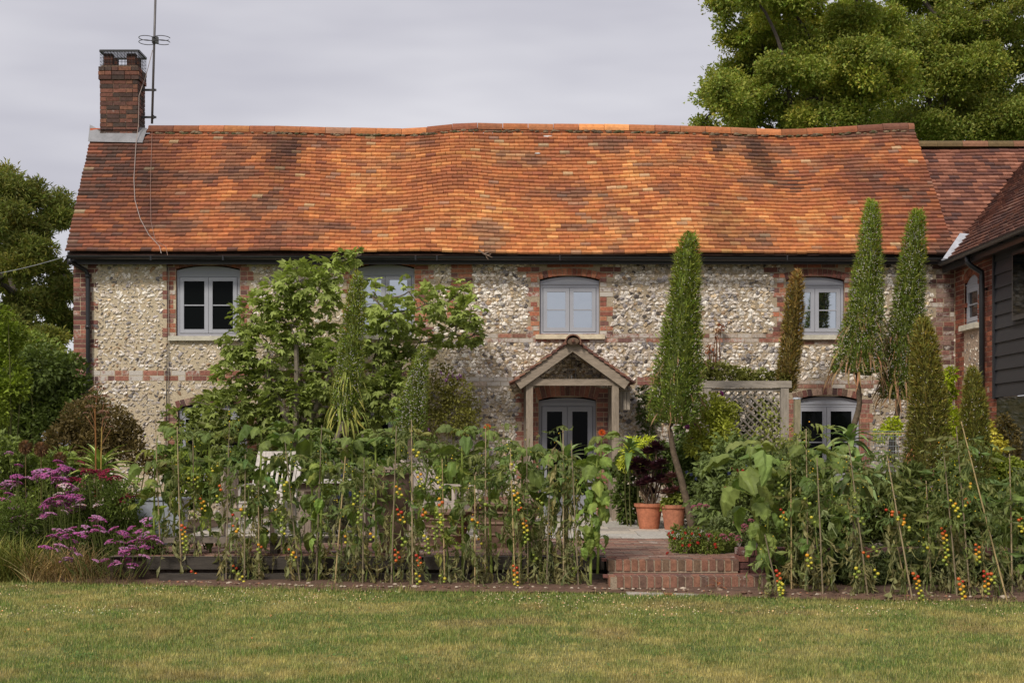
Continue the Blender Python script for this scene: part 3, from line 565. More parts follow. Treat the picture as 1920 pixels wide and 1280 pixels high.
fl.add(q, np.array([[0, 1, 2, 3, 4, 5, 6]]), lc); fl.add([on_roof(183, 250, .09), on_roof(262, 252, .09), np.array([X(258, cy), cy-.03, Z(243, cy)]), np.array([X(189, cy), cy-.03, Z(243, cy)])], np.array([[0, 1, 2, 3]]), lc*.9)
box(fl, X(172, RY), x0+.02, RY-.1, RY+.1, RZ-.1, RZ+.03, col(190, 96, 60))
fl.build('lead_flashing', m_lead, chim)
# ---- aerial on the chimney
am = thing('aerial_mast', 'tall grey metal aerial mast with a looped antenna, bracketed beside the chimney', 'aerial', (X(287, 26.1), 26.1, Z(230, 26.1)))
mb = MB(); y = 26.1; tube(mb, [(X(285, y), y, Z(232, y)), (X(293, y), y, Z(-60, y))], .021, 8, (.12, .11, .11)); mb.build('pole', m_iron, am, smooth=True)
mb = MB()
for zo, r in ((72, 0), (80, 0)):
    for sx in (-1, 1):
        cx = X(290, y)+sx*.135; an = np.linspace(0, 2*math.pi*(.86 if sx > 0 else 1), 22)+(.9 if sx > 0 else 0)
        tube(mb, [(cx+.135*math.cos(a), y-.01+.16*math.sin(a), Z(zo, y)) for a in an], .007, 5, (.05, .05, .05))
box(mb, X(286, y), X(297, y), y-.05, y+.03, Z(82, y), Z(70, y), (.05, .05, .05)); mb.build('antenna_loop', m_iron, am)
for py in (169, 220): mb = MB(); bar(mb, (x1+.0, y, Z(py, y)), (X(293, y), y, Z(py, y)), .03, .035, (.05, .05, .05)); tube(mb, [(X(289, y), y-.03, Z(py-3, y)), (X(289, y), y-.03, Z(py+4, y))], .012, 6, (.05, .05, .05)); mb.build('bracket', m_iron, am)
mb = MB(); tube(mb, [(X(287, y), y-.03, Z(95, y)), (X(276, y), y-.05, Z(140, y)), (x1+.03, cy-.02, Z(180, cy)), (x1+.02, cy-.02, Z(235, cy)), on_roof(256, 275, .05), on_roof(252, 340, .05), on_roof(254, 380, .05), on_roof(264, 415, .05), on_roof(280, 445, .05), on_roof(300, 466, .05), (X(304, GY), GY-.06, EZ-.02)], .006, 5, col(165, 150, 140))
tube(mb, [on_roof(286, 250, .05), on_roof(283, 350, .05), on_roof(284, 420, .05), on_roof(292, 455, .05), on_roof(312, 468, .06), (X(316, GY), GY-.06, EZ-.05)], .004, 5, col(150, 120, 105)); mb.build('cable', m_iron, am)
# telephone wire to the left gable, dry sprig on the gutter
mb = MB(); tube(mb, spline(P(-60, 520, 30), (X(126, EY), EY, Z(480, EY)), 12, .05), .006, 5, (.3, .3, .3))
tag(mb.build('overhead_wire', m_iron, loc=P(60, 500, 27)), 'thin grey overhead wire running left from the gutter corner', 'wire')
mb = MB(); p = P(897, 476, GY-.08)
for a, b in (((0, 0, .06), (.22, -.03, -.06)), ((.1, 0, 0), (.16, -.03, .03)), ((.13, 0, -.02), (.2, 0, -.0)), ((.12, 0, -.02), (.16, 0, -.09))): tube(mb, [p+np.array(a), p+(np.array(a)+np.array(b))/2+uni(-.01, .01, 3), p+np.array(b)], [.014, .01, .004], 5, col(150, 130, 115))
tag(mb.build('dead_twig', m_straw, loc=p), 'short dead twig caught under the black gutter', 'twig')
# ------------------------------------------------------------------ porch: part of the cottage
PD = 22.75; WD = col(150, 136, 120)
def rafter(mb, a, b, y0, y1, th, c):      # sloping board seen from the front: a,b = (x,z) of the top edge
    a = np.array(a); b = np.array(b); d = nrm(b-a); n = np.array([d[1], -d[0]]) if d[0] > 0 else np.array([-d[1], d[0]])
    n = n if n[1] < 0 else -n; q = [a, b, b+n*th, a+n*th]
    v = [[p[0], y, p[1]] for y in (y0, y1) for p in q]; mb.add(v, np.array([[0, 1, 2, 3], [7, 6, 5, 4], [0, 4, 5, 1], [1, 5, 6, 2], [2, 6, 7, 3], [3, 7, 4, 0]]), c)
ax, az = X(1074, PD), Z(638, PD); lx, lz = X(966, PD), Z(715, PD); rx, rz = X(1181, PD), Z(715, PD)
pm = MB(); rafter(pm, (lx, lz), (ax-.002, az), PD, PD+.07, .14, WD); rafter(pm, (ax+.002, az), (rx, rz), PD+.001, PD+.07, .14, WD*1.05)
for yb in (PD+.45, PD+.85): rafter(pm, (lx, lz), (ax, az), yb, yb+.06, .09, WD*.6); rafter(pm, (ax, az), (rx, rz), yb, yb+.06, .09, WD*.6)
porch = pm.build('porch', m_woodh, house)
pm = MB(); box(pm, X(999, PD), X(1150, PD), PD+.075, PD+.19, Z(722, PD), Z(710, PD), WD); pm.build('tie_beam', m_woodh, porch)
for px, yb in ((986.5, PD+.07), (1148, PD+.07), (983, YW-.13), (1149, YW-.13)):
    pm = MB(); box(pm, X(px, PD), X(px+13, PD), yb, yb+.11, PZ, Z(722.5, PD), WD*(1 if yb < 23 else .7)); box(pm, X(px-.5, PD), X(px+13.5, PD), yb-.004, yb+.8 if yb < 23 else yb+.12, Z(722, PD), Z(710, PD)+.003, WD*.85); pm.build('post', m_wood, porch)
for sgn, ex, ez in ((-1, lx, lz), (1, rx, rz)):
    tm = MB(); a = np.array([ex, PD-.12, ez+.02]); top = np.array([ax, PD-.12, az+.02]); sv = nrm(top-a); ln = np.linalg.norm(top-a); nn = nrm(np.cross(np.array([0, 1., 0]), sv)); nn *= np.sign(nn[2])
    tiles(tm, a-sv*.1+nn*.015, (0, 1, 0), sv, nn, (.085, YW-PD+.1), ln+.12, .1, .17, lambda u, s: pick([col(138, 96, 80), col(120, 82, 70), col(104, 74, 66), col(150, 108, 88), col(136, 118, 98)], len(u), [4, 4, 3, 2, 1]), th=.022, lift=.2)
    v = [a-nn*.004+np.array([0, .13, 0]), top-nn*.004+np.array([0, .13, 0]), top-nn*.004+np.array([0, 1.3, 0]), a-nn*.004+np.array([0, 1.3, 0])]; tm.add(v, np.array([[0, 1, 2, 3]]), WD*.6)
    tm.build('tiled_slope', m_tile, porch)
tm = MB(); an = np.linspace(-1.9, 1.9, 11); k = 11
for i in range(3):
    y0 = PD-.13+i*.42; y1 = y0+.41; v = []
    for r in (.125, .105):
        for yy in (y0, y1): v += [[ax+r*math.sin(a_), yy, az-.035+r*math.cos(a_)] for a_ in an]
    fs = []
    for j in range(k-1): fs += [[j, j+1, k+j+1, k+j], [2*k+j, 3*k+j, 3*k+j+1, 2*k+j+1], [j, 2*k+j, 2*k+j+1, j+1], [k+j, k+j+1, 3*k+j+1, 3*k+j]]
    tm.add(v, np.array(fs), col(128, 92, 76))
tm.inst(ICO2, (np.eye(3)*np.array([.1, .02, .06]))[None], [[ax, PD-.09, az-.02]], col(112, 92, 76)); tm.inst(ICO1, (np.eye(3)*.03)[None], [[ax, PD-.13, az-.02]], col(112, 78, 64))
tm.build('porch_ridge', m_tile, porch)
lt = MB(); lx0, lx1, lz0, lz1 = X(1065, PD+.4), X(1080, PD+.4), Z(715, PD+.4), Z(692, PD+.4); ly = PD+.45
for xx in (lx0, lx1):
    for yy in (ly, ly+.12): tube(lt, [(xx, yy, lz0), (xx, yy, lz1)], .005, 4, (.25, .24, .22))
for zz in (lz0, lz1): box(lt, lx0, lx1, ly, ly+.12, zz-.006, zz+.006, (.2, .19, .18))
tube(lt, [((lx0+lx1)/2, ly+.06, lz1), ((lx0+lx1)/2, ly+.06, lz1+.3)], .004, 4, (.05, .05, .05)); tube(lt, [((lx0+lx1)/2, ly+.06, lz0), ((lx0+lx1)/2, ly+.06, lz0+.1)], .014, 8, (.55, .53, .5)); lt.build('lantern', m_iron, porch)
wl = MB(); box(wl, X(1139), X(1147), YW-.11, YW-.02, Z(802), Z(778), (.03, .035, .045)); box(wl, X(1140), X(1146), YW-.125, YW-.11, Z(799), Z(790), (.1, .1, .1)); wl.build('wall_lamp', m_iron, house)
nb = MB(); by = PD+.25; box(nb, X(1163, by), X(1181, by), by, by+.22, Z(768, by), Z(733, by), col(158, 148, 134)); box(nb, X(1161, by), X(1183, by), by-.02, by+.24, Z(733, by), Z(731, by), col(140, 128, 112)); box(nb, X(1167.5, by), X(1168.3, by), by-.004, by, Z(767, by), Z(735, by), (.05, .04, .04)); box(nb, X(1174.5, by), X(1175.3, by), by-.004, by, Z(767, by), Z(735, by), (.05, .04, .04))
tag(nb.build('wooden_box', m_wood, loc=(X(1172, by), by, Z(768, by))), 'small weathered plank box fixed to the outer side of the right porch post', 'box')
# ------------------------------------------------------------------ right wing
wing = thing('boarded_wing', 'brick side wing with black weatherboards and a dark tiled roof, joined to the cottage', 'building', (7.1, YW, PZ))
WX = 7.1; WEX, WEZ = 6.84, Z(494, 23.7)
mb = MB(); wy0, wy1 = 21.86, YW; wo0, wo1, wz0, wz1 = 22.72, 23.42, Z(608, 23.1), Z(515, 23.1)
cm = col(176, 154, 134)
for y0, y1, z0, z1 in ((wy0, wo0, 0, WEZ+.1), (wo1, wy1, 0, WEZ+.1), (wo0, wo1, 0, wz0), (wo0, wo1, wz1, WEZ+.1)): mb.add([[WX, y0, z0], [WX, y1, z0], [WX, y1, z1], [WX, y0, z1]], np.array([[0, 1, 2, 3]]), cm)
mb.add([[WX, wy0, 0], [WX+.3, wy0, 0], [WX+.3, wy0, WEZ], [WX, wy0, WEZ]], np.array([[0, 1, 2, 3]]), cm)
mb.add([[WX+.1, wy0, 0], [WX+.1, wy1, 0], [WX+.1, wy1, WEZ], [WX+.1, wy0, WEZ]], np.array([[0, 1, 2, 3]]), (.02, .02, .02))
mb.build('wall', m_mortar, wing)
mb = MB(); fy0, fy1, fz1 = 22.62, 23.45, wz0-.12
courses(mb, (WX, 0, 0), (0, 1, 0), (-1, 0, 0), wy0, wy1-.02, 0, WEZ+.02, [col(140, 80, 60), col(124, 68, 54), col(110, 62, 50), col(152, 90, 66)], .06, hfrac=.5, skip=lambda u, z: (wo0 < u < wo1 and wz0-.08 < z < wz1+.02) or (fy0 < u < fy1 and z < fz1) or (wo0-.05 < u < wo1+.05 and wz1 < z < wz1+.1))
arch(mb, (wo0+wo1)/2, wz1-.1, wo1-wo0, .1, [col(150, 90, 66), col(130, 74, 56)], 0, .05, U=(0, 1, 0), Nn=(-1, 0, 0), O=(WX, 0, 0)); mb.build('brick_facing', m_brick, wing)
mb = MB(); box(mb, WX-.003, WX+.02, fy0, fy1, 0, fz1, cm); n = 260; yy = uni(fy0+.03, fy1-.03, n); zz = uni(.3, fz1-.02, n); fr = np.zeros((n, 3, 3)); a = rng.normal(.9, .5, n); s1 = uni(.02, .045, n); s2 = s1*.45
fr[:, 0, 0] = .02; fr[:, 1, 1] = np.cos(a)*s1; fr[:, 2, 1] = np.sin(a)*s1; fr[:, 1, 2] = -np.sin(a)*s2; fr[:, 2, 2] = np.cos(a)*s2
mb.inst(ICO1, fr, np.stack([WX+0*yy, yy, zz], -1), pick([col(214, 204, 190), col(180, 168, 152), col(120, 112, 106)], n), a=.15); mb.build('flint_facing', m_flint, wing)
ww = casement(wing, wo0, wo1, wz0, wz1, 0, .05, .1, glass('brick_reflection_tint_glass', .12, (.03, .022, .018)), U=(0, 1, 0), Nn=(-1, 0, 0), O=(WX+.03, 0, 0), leaves_=1)  # brownish base colour painted in for a reflection of brick
s = MB(); box(s, WX-.08, WX+.08, wo0-.06, wo1+.06, wz0-.085, wz0-.002, col(206, 200, 182)); s.build('sill', m_stone, ww)
mb = MB(); b0, b1, zlow = 17.5, 21.84, Z(745, 21.85); nb_ = 11; bh = (WEZ-zlow)/nb_
for i in range(nb_+1):
    z0 = zlow+i*bh; v = [[WX-.045, y, z0] for y in (b0, b1)]+[[WX-.02, y, z0+bh*1.04] for y in (b0, b1)]; v += [[WX+.0, y, z0] for y in (b0, b1)]
    mb.add(v, np.array([[0, 1, 3, 2], [0, 4, 5, 1], [1, 5, 5, 3]][:2]), np.array((.03, .031, .036))*uni(.85, 1.2))
box(mb, WX-.06, WX+.02, b1, b1+.06, zlow-.02, WEZ, (.025, .025, .03)); mb.build('weatherboarding', m_board, wing)
mb = MB(); box(mb, WX-.02, WX+.05, b0, b1-.02, .1, zlow-.01, (.1, .1, .1)); mb.build('glazed_door', glass('green_reflection_tint_glass', .05, (.022, .028, .008)), wing)  # the greenish reflection is painted into the glass tint
mb = MB(); box(mb, WX-.09, WX+.03, 18.6, 20.95, Z(600, 20.8), Z(470, 20.8), (.03, .03, .034)); wv = mb.build('window', m_iron, wing)
mb = MB(); box(mb, WX-.1, WX-.091, 18.7, 20.87, Z(590, 20.8), Z(478, 20.8), (.02, .02, .02)); mb.build('glass_pane', g_dark, wv)
mb = MB(); dd = 22.28; xx = WX-.09
tube(mb, [(WEX-.03, dd+.05, WEZ-.06), (WEX-.03, dd+.05, WEZ-.14), (WEX+.02, dd+.03, WEZ-.2), (xx, dd, WEZ-.3), (xx, dd, WEZ-.36), (xx, dd, .3)], .042, 10, (.018, .018, .02)); tube(mb, [(xx, dd, WEZ-.55), (WX, dd, WEZ-.55)], .02, 6, (.018, .018, .02)); mb.build('downpipe', m_iron, wing, smooth=True)
# wing roof: slope that climbs to +X; clipped by the valley
PS = PITCH; ws = nrm(np.array([1, 0, PS])); wn = nrm(np.array([-PS, 0, 1])); WO = np.array([WEX-.02, 0, WEZ+.03])
dcol = lambda x, s: pick([col(120, 84, 72), col(104, 74, 66), col(134, 94, 78), col(92, 68, 62), col(142, 108, 92)], len(x), [4, 4, 3, 3, .7])*uni(.85, 1.12, (len(x), 1))
mb = MB(); slen = 5.2
tiles(mb, WO, (0, 1, 0), ws, wn, (17.2, 29), slen, .104, .17, dcol, lambda u, s: .025*(vn(u, s, .9, 51)-.5), clip=lambda u, s: u < EY+.05+s*ws[0]+.1)
mb.add([WO+np.array([0, 17.2, 0])-wn*.04, WO+np.array([0, EY, 0])-wn*.04, WO+np.array([0, EY, 0])+ws*slen+np.array([0, slen*ws[0], 0])-wn*.04, WO+np.array([0, 17.2, 0])+ws*slen-wn*.04], np.array([[0, 1, 2, 3]]), col(60, 44, 38))
mb.build('roof', m_tile, wing)
bcol = lambda x, s: pick([col(150, 100, 80), col(130, 86, 70), col(114, 76, 66), col(100, 72, 66), col(170, 118, 96)], len(x), [4, 4, 3, 2, 1])*uni(.85, 1.12, (len(x), 1))
mb = MB(); O2 = np.array([0, EY, EZ])-RN*.1; sl2 = (Z(272, 25.7)-O2[2])/S[2]
tiles(mb, O2, (1, 0, 0), S, RN, (6.95, 10.5), sl2, gauge, .17, bcol, lambda u, s: .03*(vn(u, s, .9, 61)-.5), clip=lambda u, s: (u-WEX) < s*S[1]+.15)
mb.add([O2+np.array([6.9, 0, 0])-RN*.03, O2+np.array([10.5, 0, 0])-RN*.03, O2+np.array([10.5, 0, 0])+S*sl2-RN*.03, O2+np.array([6.9, 0, 0])+S*sl2-RN*.03], np.array([[0, 1, 2, 3]]), col(60, 44, 38))
top = O2+S*sl2; x = 6.9
while x < 10.5:
    an = np.linspace(-1.7, 1.7, 8); cc = pick([col(120, 96, 70), col(140, 100, 76), col(110, 92, 62), col(150, 112, 66)], 1)[0]*uni(.85, 1.1)
    v = [[xx_, top[1]+.1*math.sin(a_), top[2]+.0+.1*math.cos(a_)] for xx_ in (x, x+.435) for a_ in an]; mb.add(v, [np.array([[i, i+1, 9+i, 8+i] for i in range(7)]), np.array([list(range(8))]), np.array([list(range(15, 7, -1))])], cc); x += .44
mb.build('back_roof', m_tile, wing)
mb = MB(); q = [P(1768, 484, 23.35), P(1800, 437, 23.75), P(1823, 439, 23.7), P(1792, 486, 23.3)]; mb.add(q, np.array([[0, 1, 2, 3]]), col(190, 192, 198)); mb.add([q[0], q[3], P(1788, 490, 23.28), P(1764, 488, 23.33)], np.array([[0, 1, 2, 3]]), col(120, 120, 124)); mb.build('lead_valley', m_lead, wing)
mb = MB(); an = np.linspace(0, math.pi, 8); gx = WEX-.06
v = [[gx-.055*math.cos(a_), y, WEZ+.0-.055*math.sin(a_)] for y in (17.2, 23.6) for a_ in an]; mb.add(v, np.array([[k, k+1, 9+k, 8+k] for k in range(7)]), (.02, .02, .022)); box(mb, WEX+.02, WEX+.05, 17.2, 23.8, WEZ-.14, WEZ+.02, (.02, .02, .022)); box(mb, WEX+.05, WX, 17.2, 23.8, WEZ-.1, WEZ-.08, (.03, .02, .018))
for yq in (22.9, 22.3, 21.7, 20.9, 20.2): bar(mb, (gx, yq, WEZ-.058), (gx+.1, yq, WEZ-.04), .03, .02, (.015, .015, .015))
mb.build('gutter', m_iron, wing)
# ------------------------------------------------------------------ patio, steps, low walls
def hardscape():
    mb = MB(); y0 = 15.3
    mb.add([[-4.25, 15.75, PZ], [.98, 15.75, PZ], [.98, 15.3, PZ], [2.4, 15.3, PZ], [2.4, 15.75, PZ], [9.5, 15.75, PZ], [9.5, YW, PZ], [-4.25, YW, PZ]], np.array([[0, 1, 4, 5, 6, 7], ]), col(120, 108, 96))
    mb.add([[.98, 15.75, PZ], [.98, 15.3, PZ], [2.4, 15.3, PZ], [2.4, 15.75, PZ]], np.array([[0, 1, 2, 3]]), col(120, 108, 96))
    rows = int((18.6-15.3)/.115)     # red brick pavers laid in courses
    ms, ls, cs = [], [], []
    for r in range(rows):
        y = 15.42+r*.115; x = -4.24+(r % 2)*.1
        while x < 4.6:
            if (y > 15.8 or .98 < x < 2.3) and not (x > 2.1+.5*vn(y, 0, 1) and y > 15.4 and x > 2.3):
                ms.append(np.diag([.208, .105, .03])); ls.append([x+.105, y+.05, PZ-.006+uni(-.003, .004)]); cs.append(pick([col(146, 108, 92), col(134, 98, 84), col(156, 120, 102), col(124, 98, 86), col(144, 122, 106)], 1)[0]*uni(.8, 1.1))
            x += .218
    mb.inst(BOX, np.array(ms), np.array(ls), np.array(cs), a=np.clip(rng.normal(.12, .12, len(ms)), 0, .5))
    x = -5.4; y = 18.65
    while y < YW-.1:
        h = uni(.35, .6); x = -4.2
        while x < 9:
            l = uni(.4, .8); box(mb, x+.006, x+l-.006, y+.006, y+h-.006, PZ-.03, PZ+.012+uni(0, .004), pick([col(186, 180, 170), col(168, 160, 150), col(196, 186, 170)], 1)[0]); x += l
        y += h
    tag(mb.build('patio', m_brick), 'brick and stone patio in front of the cottage', kind='structure')
    # steps
    def step(nm, lab, x0, x1, yf, yb, zb, zt, ret):
        t = thing(nm, lab, 'step', ((x0+x1)/2, yf, zb)); m = MB(); box(m, x0+.02, x1-.02, yf+.006, yb, zb, zt-.006, col(158, 140, 120)); m.build('core', m_mortar, t)
        m = MB(); n = int((x1-x0)/.076); ms, ls, cs = [], [], []
        for i in range(n):
            xx = x0+(i+.5)*(x1-x0)/n; rr = .035*rng.normal(0, .12)
            ms.append(np.array([[.0605, 0, 0], [0, .22, rr], [0, 0, .108]])); ls.append([xx, yf+.105+uni(-.004, .004)+(.04 if i == 0 and ret else 0), zt-.054+uni(-.002, .003)]); cs.append(pick([col(134, 94, 78), col(122, 88, 74), col(146, 104, 84), col(112, 86, 74), col(118, 96, 78)], 1)[0]*uni(.82, 1.15))
        k = int(round((x1-x0)/.22))
        for i in range(k): ms.append(np.diag([.207, .1, max(.02, zt-zb-.125)])); ls.append([x0+(i+.5)*(x1-x0)/k, yf+.075, zb+(zt-zb-.118)/2]); cs.append(pick(DARKRED, 1)[0]*.85)
        for j in range(int((yb-yf-.22)/.11)):
            for i in range(k): ms.append(np.diag([.207, .1, .03])); ls.append([x0+(i+.5+(j % 2)*.5)*(x1-x0)/k-.05, yf+.28+j*.11, zt-.018]); cs.append(pick(RED, 1)[0]*.9)
        m.inst(BOX, np.array(ms), np.array(ls), np.array(cs), a=np.clip(rng.normal(.1, .1, len(ms)), 0, .3)); m.build('bricks', m_brick, t)
    step('brick_step', 'lower brick-on-edge step, rounded at its left end, next to the lawn', .96, 2.56, 14.84, 15.3, 0, .172, True)
    step('brick_step', 'upper brick-on-edge step between the lower step and the patio', 0.975, 2.33, 15.27, 15.72, .172, PZ+.004, False)
    m = MB(); x = 1.13
    for l, c in ((.36, col(176, 166, 156)), (.09, col(160, 100, 76)), (.58, col(180, 172, 160)), (.1, col(158, 98, 76))):
        box(m, x, x+l-.01, 14.55+uni(0, .03), 14.83, .0, .03, c); x += l
    tag(m.build('paving_slab', m_stone, loc=(1.7, 14.7, 0)), 'pale stone and brick threshold slab sunk in the lawn below the steps', 'paving')
    # low brick wall on the right
    t = thing('low_brick_wall', 'low mossy brick retaining wall running right from the steps behind the tomatoes', 'wall', (4.5, 15.3, 0))
    m = MB(); box(m, 2.36, 8, 15.33, 15.6, 0, .40, col(110, 98, 84)); m.build('core', m_mortar, t)
    m = MB(); courses(m, (0, 15.33, 0), (1, 0, 0), (0, -1, 0), 2.34, 8, 0, .34, [c_*.75 for c_ in DARKRED], .05, hfrac=.3)
    for i in range(74): m.inst(BOX, np.diag([.064, .23, .075])[None], [[2.37+i*.076, 15.42, .385]], pick(DARKRED, 1)*uni(.7, 1.1), a=.12)
    courses(m, (2.33, 0, 0), (0, 1, 0), (-1, 0, 0), 15.3, 15.6, 0, .42, DARKRED, .2); m.build('bricks', m_brick, t)
    m = MB(); xs_ = np.linspace(-9, -4.2, 13); m.add([[q, edge_y(q)-.04, .0] for q in xs_]+[[q, edge_y(q)+.5, .1] for q in xs_]+[[q, 18.5, .26] for q in xs_]+[[q, YW+6, .3] for q in xs_], np.array([[r*13+i, r*13+i+1, r*13+i+14, r*13+i+13] for r in range(3) for i in range(12)]), col(92, 74, 60)); tag(m.build('border_soil', m_soil), kind='structure')
    # timber edging on the left
    t = thing('timber_sleeper_edge', 'two long grey timber sleepers edging the patio behind the left tomato row', 'sleepers', (-2, 15.7, 0))
    for x0, x1, z0, z1, y in ((-3.7, -1.42, .0, .13, 15.66), (-1.4, .96, .0, .13, 15.62), (-3.85, -.95, .17, .295, 15.74), (-.93, .97, .17, .305, 15.70)):
        m = MB(); box(m, x0, x1, y, y+.15, z0, z1, col(80, 73, 66)*uni(.75, 1.0)); m.build('sleeper', m_woodh, t)
    m = MB(); box(m, -4.25, .975, 15.80, 15.86, -.1, .29, col(62, 50, 42)); m.build('earth_bank', m_soil, t)
    t = thing('low_plank_bench', 'long low weathered plank bench in front of the wooden chairs', 'bench', (-2.7, 16.1, PZ))
    m = MB(); box(m, -3.75, -1.5, 16.0, 16.14, .43, .485, col(128, 116, 106)); box(m, -3.75, -1.5, 16.15, 16.3, .43, .487, col(120, 108, 98)); m.build('plank', m_woodh, t)
    for xx in (-3.6, -2.6, -1.65): m = MB(); box(m, xx, xx+.08, 16.03, 16.28, PZ, .43, col(90, 80, 72)); m.build('leg', m_wood, t)
hardscape()
# ------------------------------------------------------------------ garden furniture and pots
TEAK = col(176, 160, 142)
def slat_chair(x, y, rz, z, label, c=TEAK, recl=0., arms=False, h=.95, seatz=.43, w=.5):
    t = thing('garden_chair', label, 'chair', (x, y, z), None); ca, sa = math.cos(rz), math.sin(rz)
    def W(p): return (x+p[0]*ca-p[1]*sa, y+p[0]*sa+p[1]*ca, z+p[2])       # chair faces local -Y
    def B(nm, items):
        m = MB()
        for p, q, ww, tt in items: bar(m, W(p), W(q), ww, tt, c*uni(.85, 1.12), up=(-sa*.01, ca*.01, 1) if abs(q[2]-p[2]) < .3 else (-sa, ca, .01))
        return m.build(nm, m_wood, t)
    hw = w/2; by = .22; ty = by+recl
    for sx in (-1, 1):
        B('leg', [((sx*hw, -.22, 0), (sx*hw, -.22, seatz if not arms else seatz+.2), .045, .045)]); B('leg', [((sx*hw, by, 0), (sx*hw, by, seatz), .05, .045)])
        B('back_post', [((sx*hw, by, seatz), (sx*hw, ty, h), .05, .04)])
        if arms: B('armrest', [((sx*(hw+.01), -.27, seatz+.21), (sx*(hw+.01), by+.05, seatz+.22), .06, .022)])
    B('back_rail', [((-hw-.02, ty, h), (hw+.02, ty, h), .03, .075)]); B('back_rail', [((-hw, by+recl*.2, seatz+.12), (hw, by+recl*.2, seatz+.12), .03, .05)])
    n = 7
    for i in range(n): xx = -hw+.06+i*(w-.12)/(n-1); B('back_slat', [((xx, by+recl*.2, seatz+.12), (xx, ty, h-.03), .035, .014)])
    B('seat', [((-hw, -.24+i*.075, seatz), (hw, -.24+i*.075, seatz), .06, .02) for i in range(7)])
    B('seat_rail', [((-hw, -.24, seatz-.05), (hw, -.24, seatz-.05), .025, .07), ((-hw, by, seatz-.05), (hw, by, seatz-.05), .025, .07), ((-hw, -.22, seatz-.05), (-hw, by, seatz-.05), .025, .07), ((hw, -.22, seatz-.05), (hw, by, seatz-.05), .025, .07)])
    return t
slat_chair(X(465, 17.3), 17.3, R_(82), PZ, 'pale slatted wooden chair turned sideways at the left end of the table', h=.88, w=.46)
slat_chair(X(500, 19.6), 19.6, R_(-12), PZ, 'silvery reclined slatted armchair behind the left end of the table', c=col(200, 192, 184), recl=.3, arms=True, h=1.05, w=.6)
slat_chair(X(742, 18.0), 18.0, R_(176), PZ, 'grey slatted chair seen from the back behind the tall urn', h=.92, w=.44, c=TEAK*.8)
slat_chair(X(845, 19.3), 19.3, R_(62), PZ, 'grey slatted reclining armchair with its back leaning towards the porch', c=col(186, 174, 162), recl=.34, arms=True, h=1.0, w=.58)
t = thing('garden_table', 'long weathered wooden garden table between the chairs', 'table', (X(625, 18.2), 18.2, PZ)); x0, x1 = X(555, 18.2), X(700, 18.2)
mb = MB(); 
for i in range(6): box(mb, x0, x1, 17.85+i*.13, 17.85+i*.13+.122, 1.02, 1.05, col(206, 200, 192)*uni(.85, 1.05))
mb.build('tabletop', m_woodh, t); mb = MB(); box(mb, x0+.06, x1-.06, 17.93, 17.96, .92, 1.02, col(120, 106, 92)); mb.build('apron', m_woodh, t); mb = MB(); box(mb, x0+.06, x1-.06, 18.5, 18.53, .92, 1.02, col(120, 106, 92)); mb.build('apron', m_woodh, t)
for xx in (x0+.07, x1-.14):
    for yy in (17.92, 18.47): mb = MB(); box(mb, xx, xx+.07, yy, yy+.07, PZ, .92, col(150, 136, 122)); mb.build('leg', m_wood, t)
def pot(name, label, cat, px, d, pyb, prof, c, mat=m_terra):
    z0 = PZ; o = thing(name, label, cat, (X(px, d), d, z0)); mb = MB(); lathe(mb, prof, (X(px, d), d, z0), 36, c); mb.build('body', mat, o, smooth=True); return o
pd = 20.7
r1 = .205
for px, dd, r, h, lab, c in ((1217, 20.7, .195, .36, 'new orange terracotta pot with a thick rim holding the black aeonium', col(184, 116, 86)), (1263, 20.5, .175, .35, 'paler tilted-sided terracotta pot half hidden behind the leaning trunk', col(180, 118, 90))):
    o = thing('terracotta_pot', lab, 'plant pot', (X(px, dd), dd, PZ), 'terracotta pots beside the red flowers'); mb = MB()
    lathe(mb, [(0, .01), (r*.68, 0), (r*.94, h-.05), (r*.94, h-.045), (r*1.06, h-.04), (r*1.08, h), (r*.98, h+.004), (r*.93, h-.03)], (X(px, dd), dd, PZ), 40, c); mb.build('body', m_terra, o, smooth=False)
    mb = MB(); lathe(mb, [(0, h-.03), (r*.95, h-.035)], (X(px, dd), dd, PZ), 24, col(80, 62, 50)); mb.build('compost', m_soil, o)
URN = col(128, 104, 88)
o = thing('tall_urn', 'tall dark weathered clay urn standing in front of the grey chair', 'urn', (X(736, 16.3), 16.3, PZ)); mb = MB()
lathe(mb, [(0, 0), (.11, 0), (.12, .04), (.16, .3), (.2, .55), (.215, .68), (.2, .78), (.18, .82), (.21, .85), (.215, .88), (.18, .885), (.16, .8)], (X(736, 16.3), 16.3, PZ), 32, URN*.75); mb.build('body', m_terra, o, smooth=True)
for px, dd, r, h, lab in ((838, 17.6, .30, .40, 'squat ribbed clay pot between the tall urn and the larger ribbed pot'), (948, 17.2, .40, .52, 'large wide ribbed clay pot to the left of the porch')):
    o = thing('ribbed_pot', lab, 'plant pot', (X(px, dd), dd, PZ), 'ribbed clay pots on the patio'); mb = MB(); pr = [(0, 0), (r*.62, 0), (r*.66, .03)]
    for q in (.3, .55, .78): pr += [(r*(.66+.36*q)-.002, h*q-.02), (r*(.66+.36*q)+.018, h*q), (r*(.66+.36*q)-.002, h*q+.02)]
    pr += [(r*.98, h*.9), (r*1.1, h*.93), (r*1.12, h), (r, h+.01), (r*.93, h*.85), (0, h*.84)]
    lathe(mb, pr, (X(px, dd), dd, PZ), 36, URN); mb.build('body', m_terra, o, smooth=False)
mb = MB(); dd = 17.4; o = thing('zinc_trough', 'dented galvanised metal trough half hidden by the pink yarrow', 'trough', (X(292, dd), dd, PZ)); x0, x1, z1 = X(243, dd), X(340, dd), Z(938, dd)
zc = col(176, 182, 192); v = []
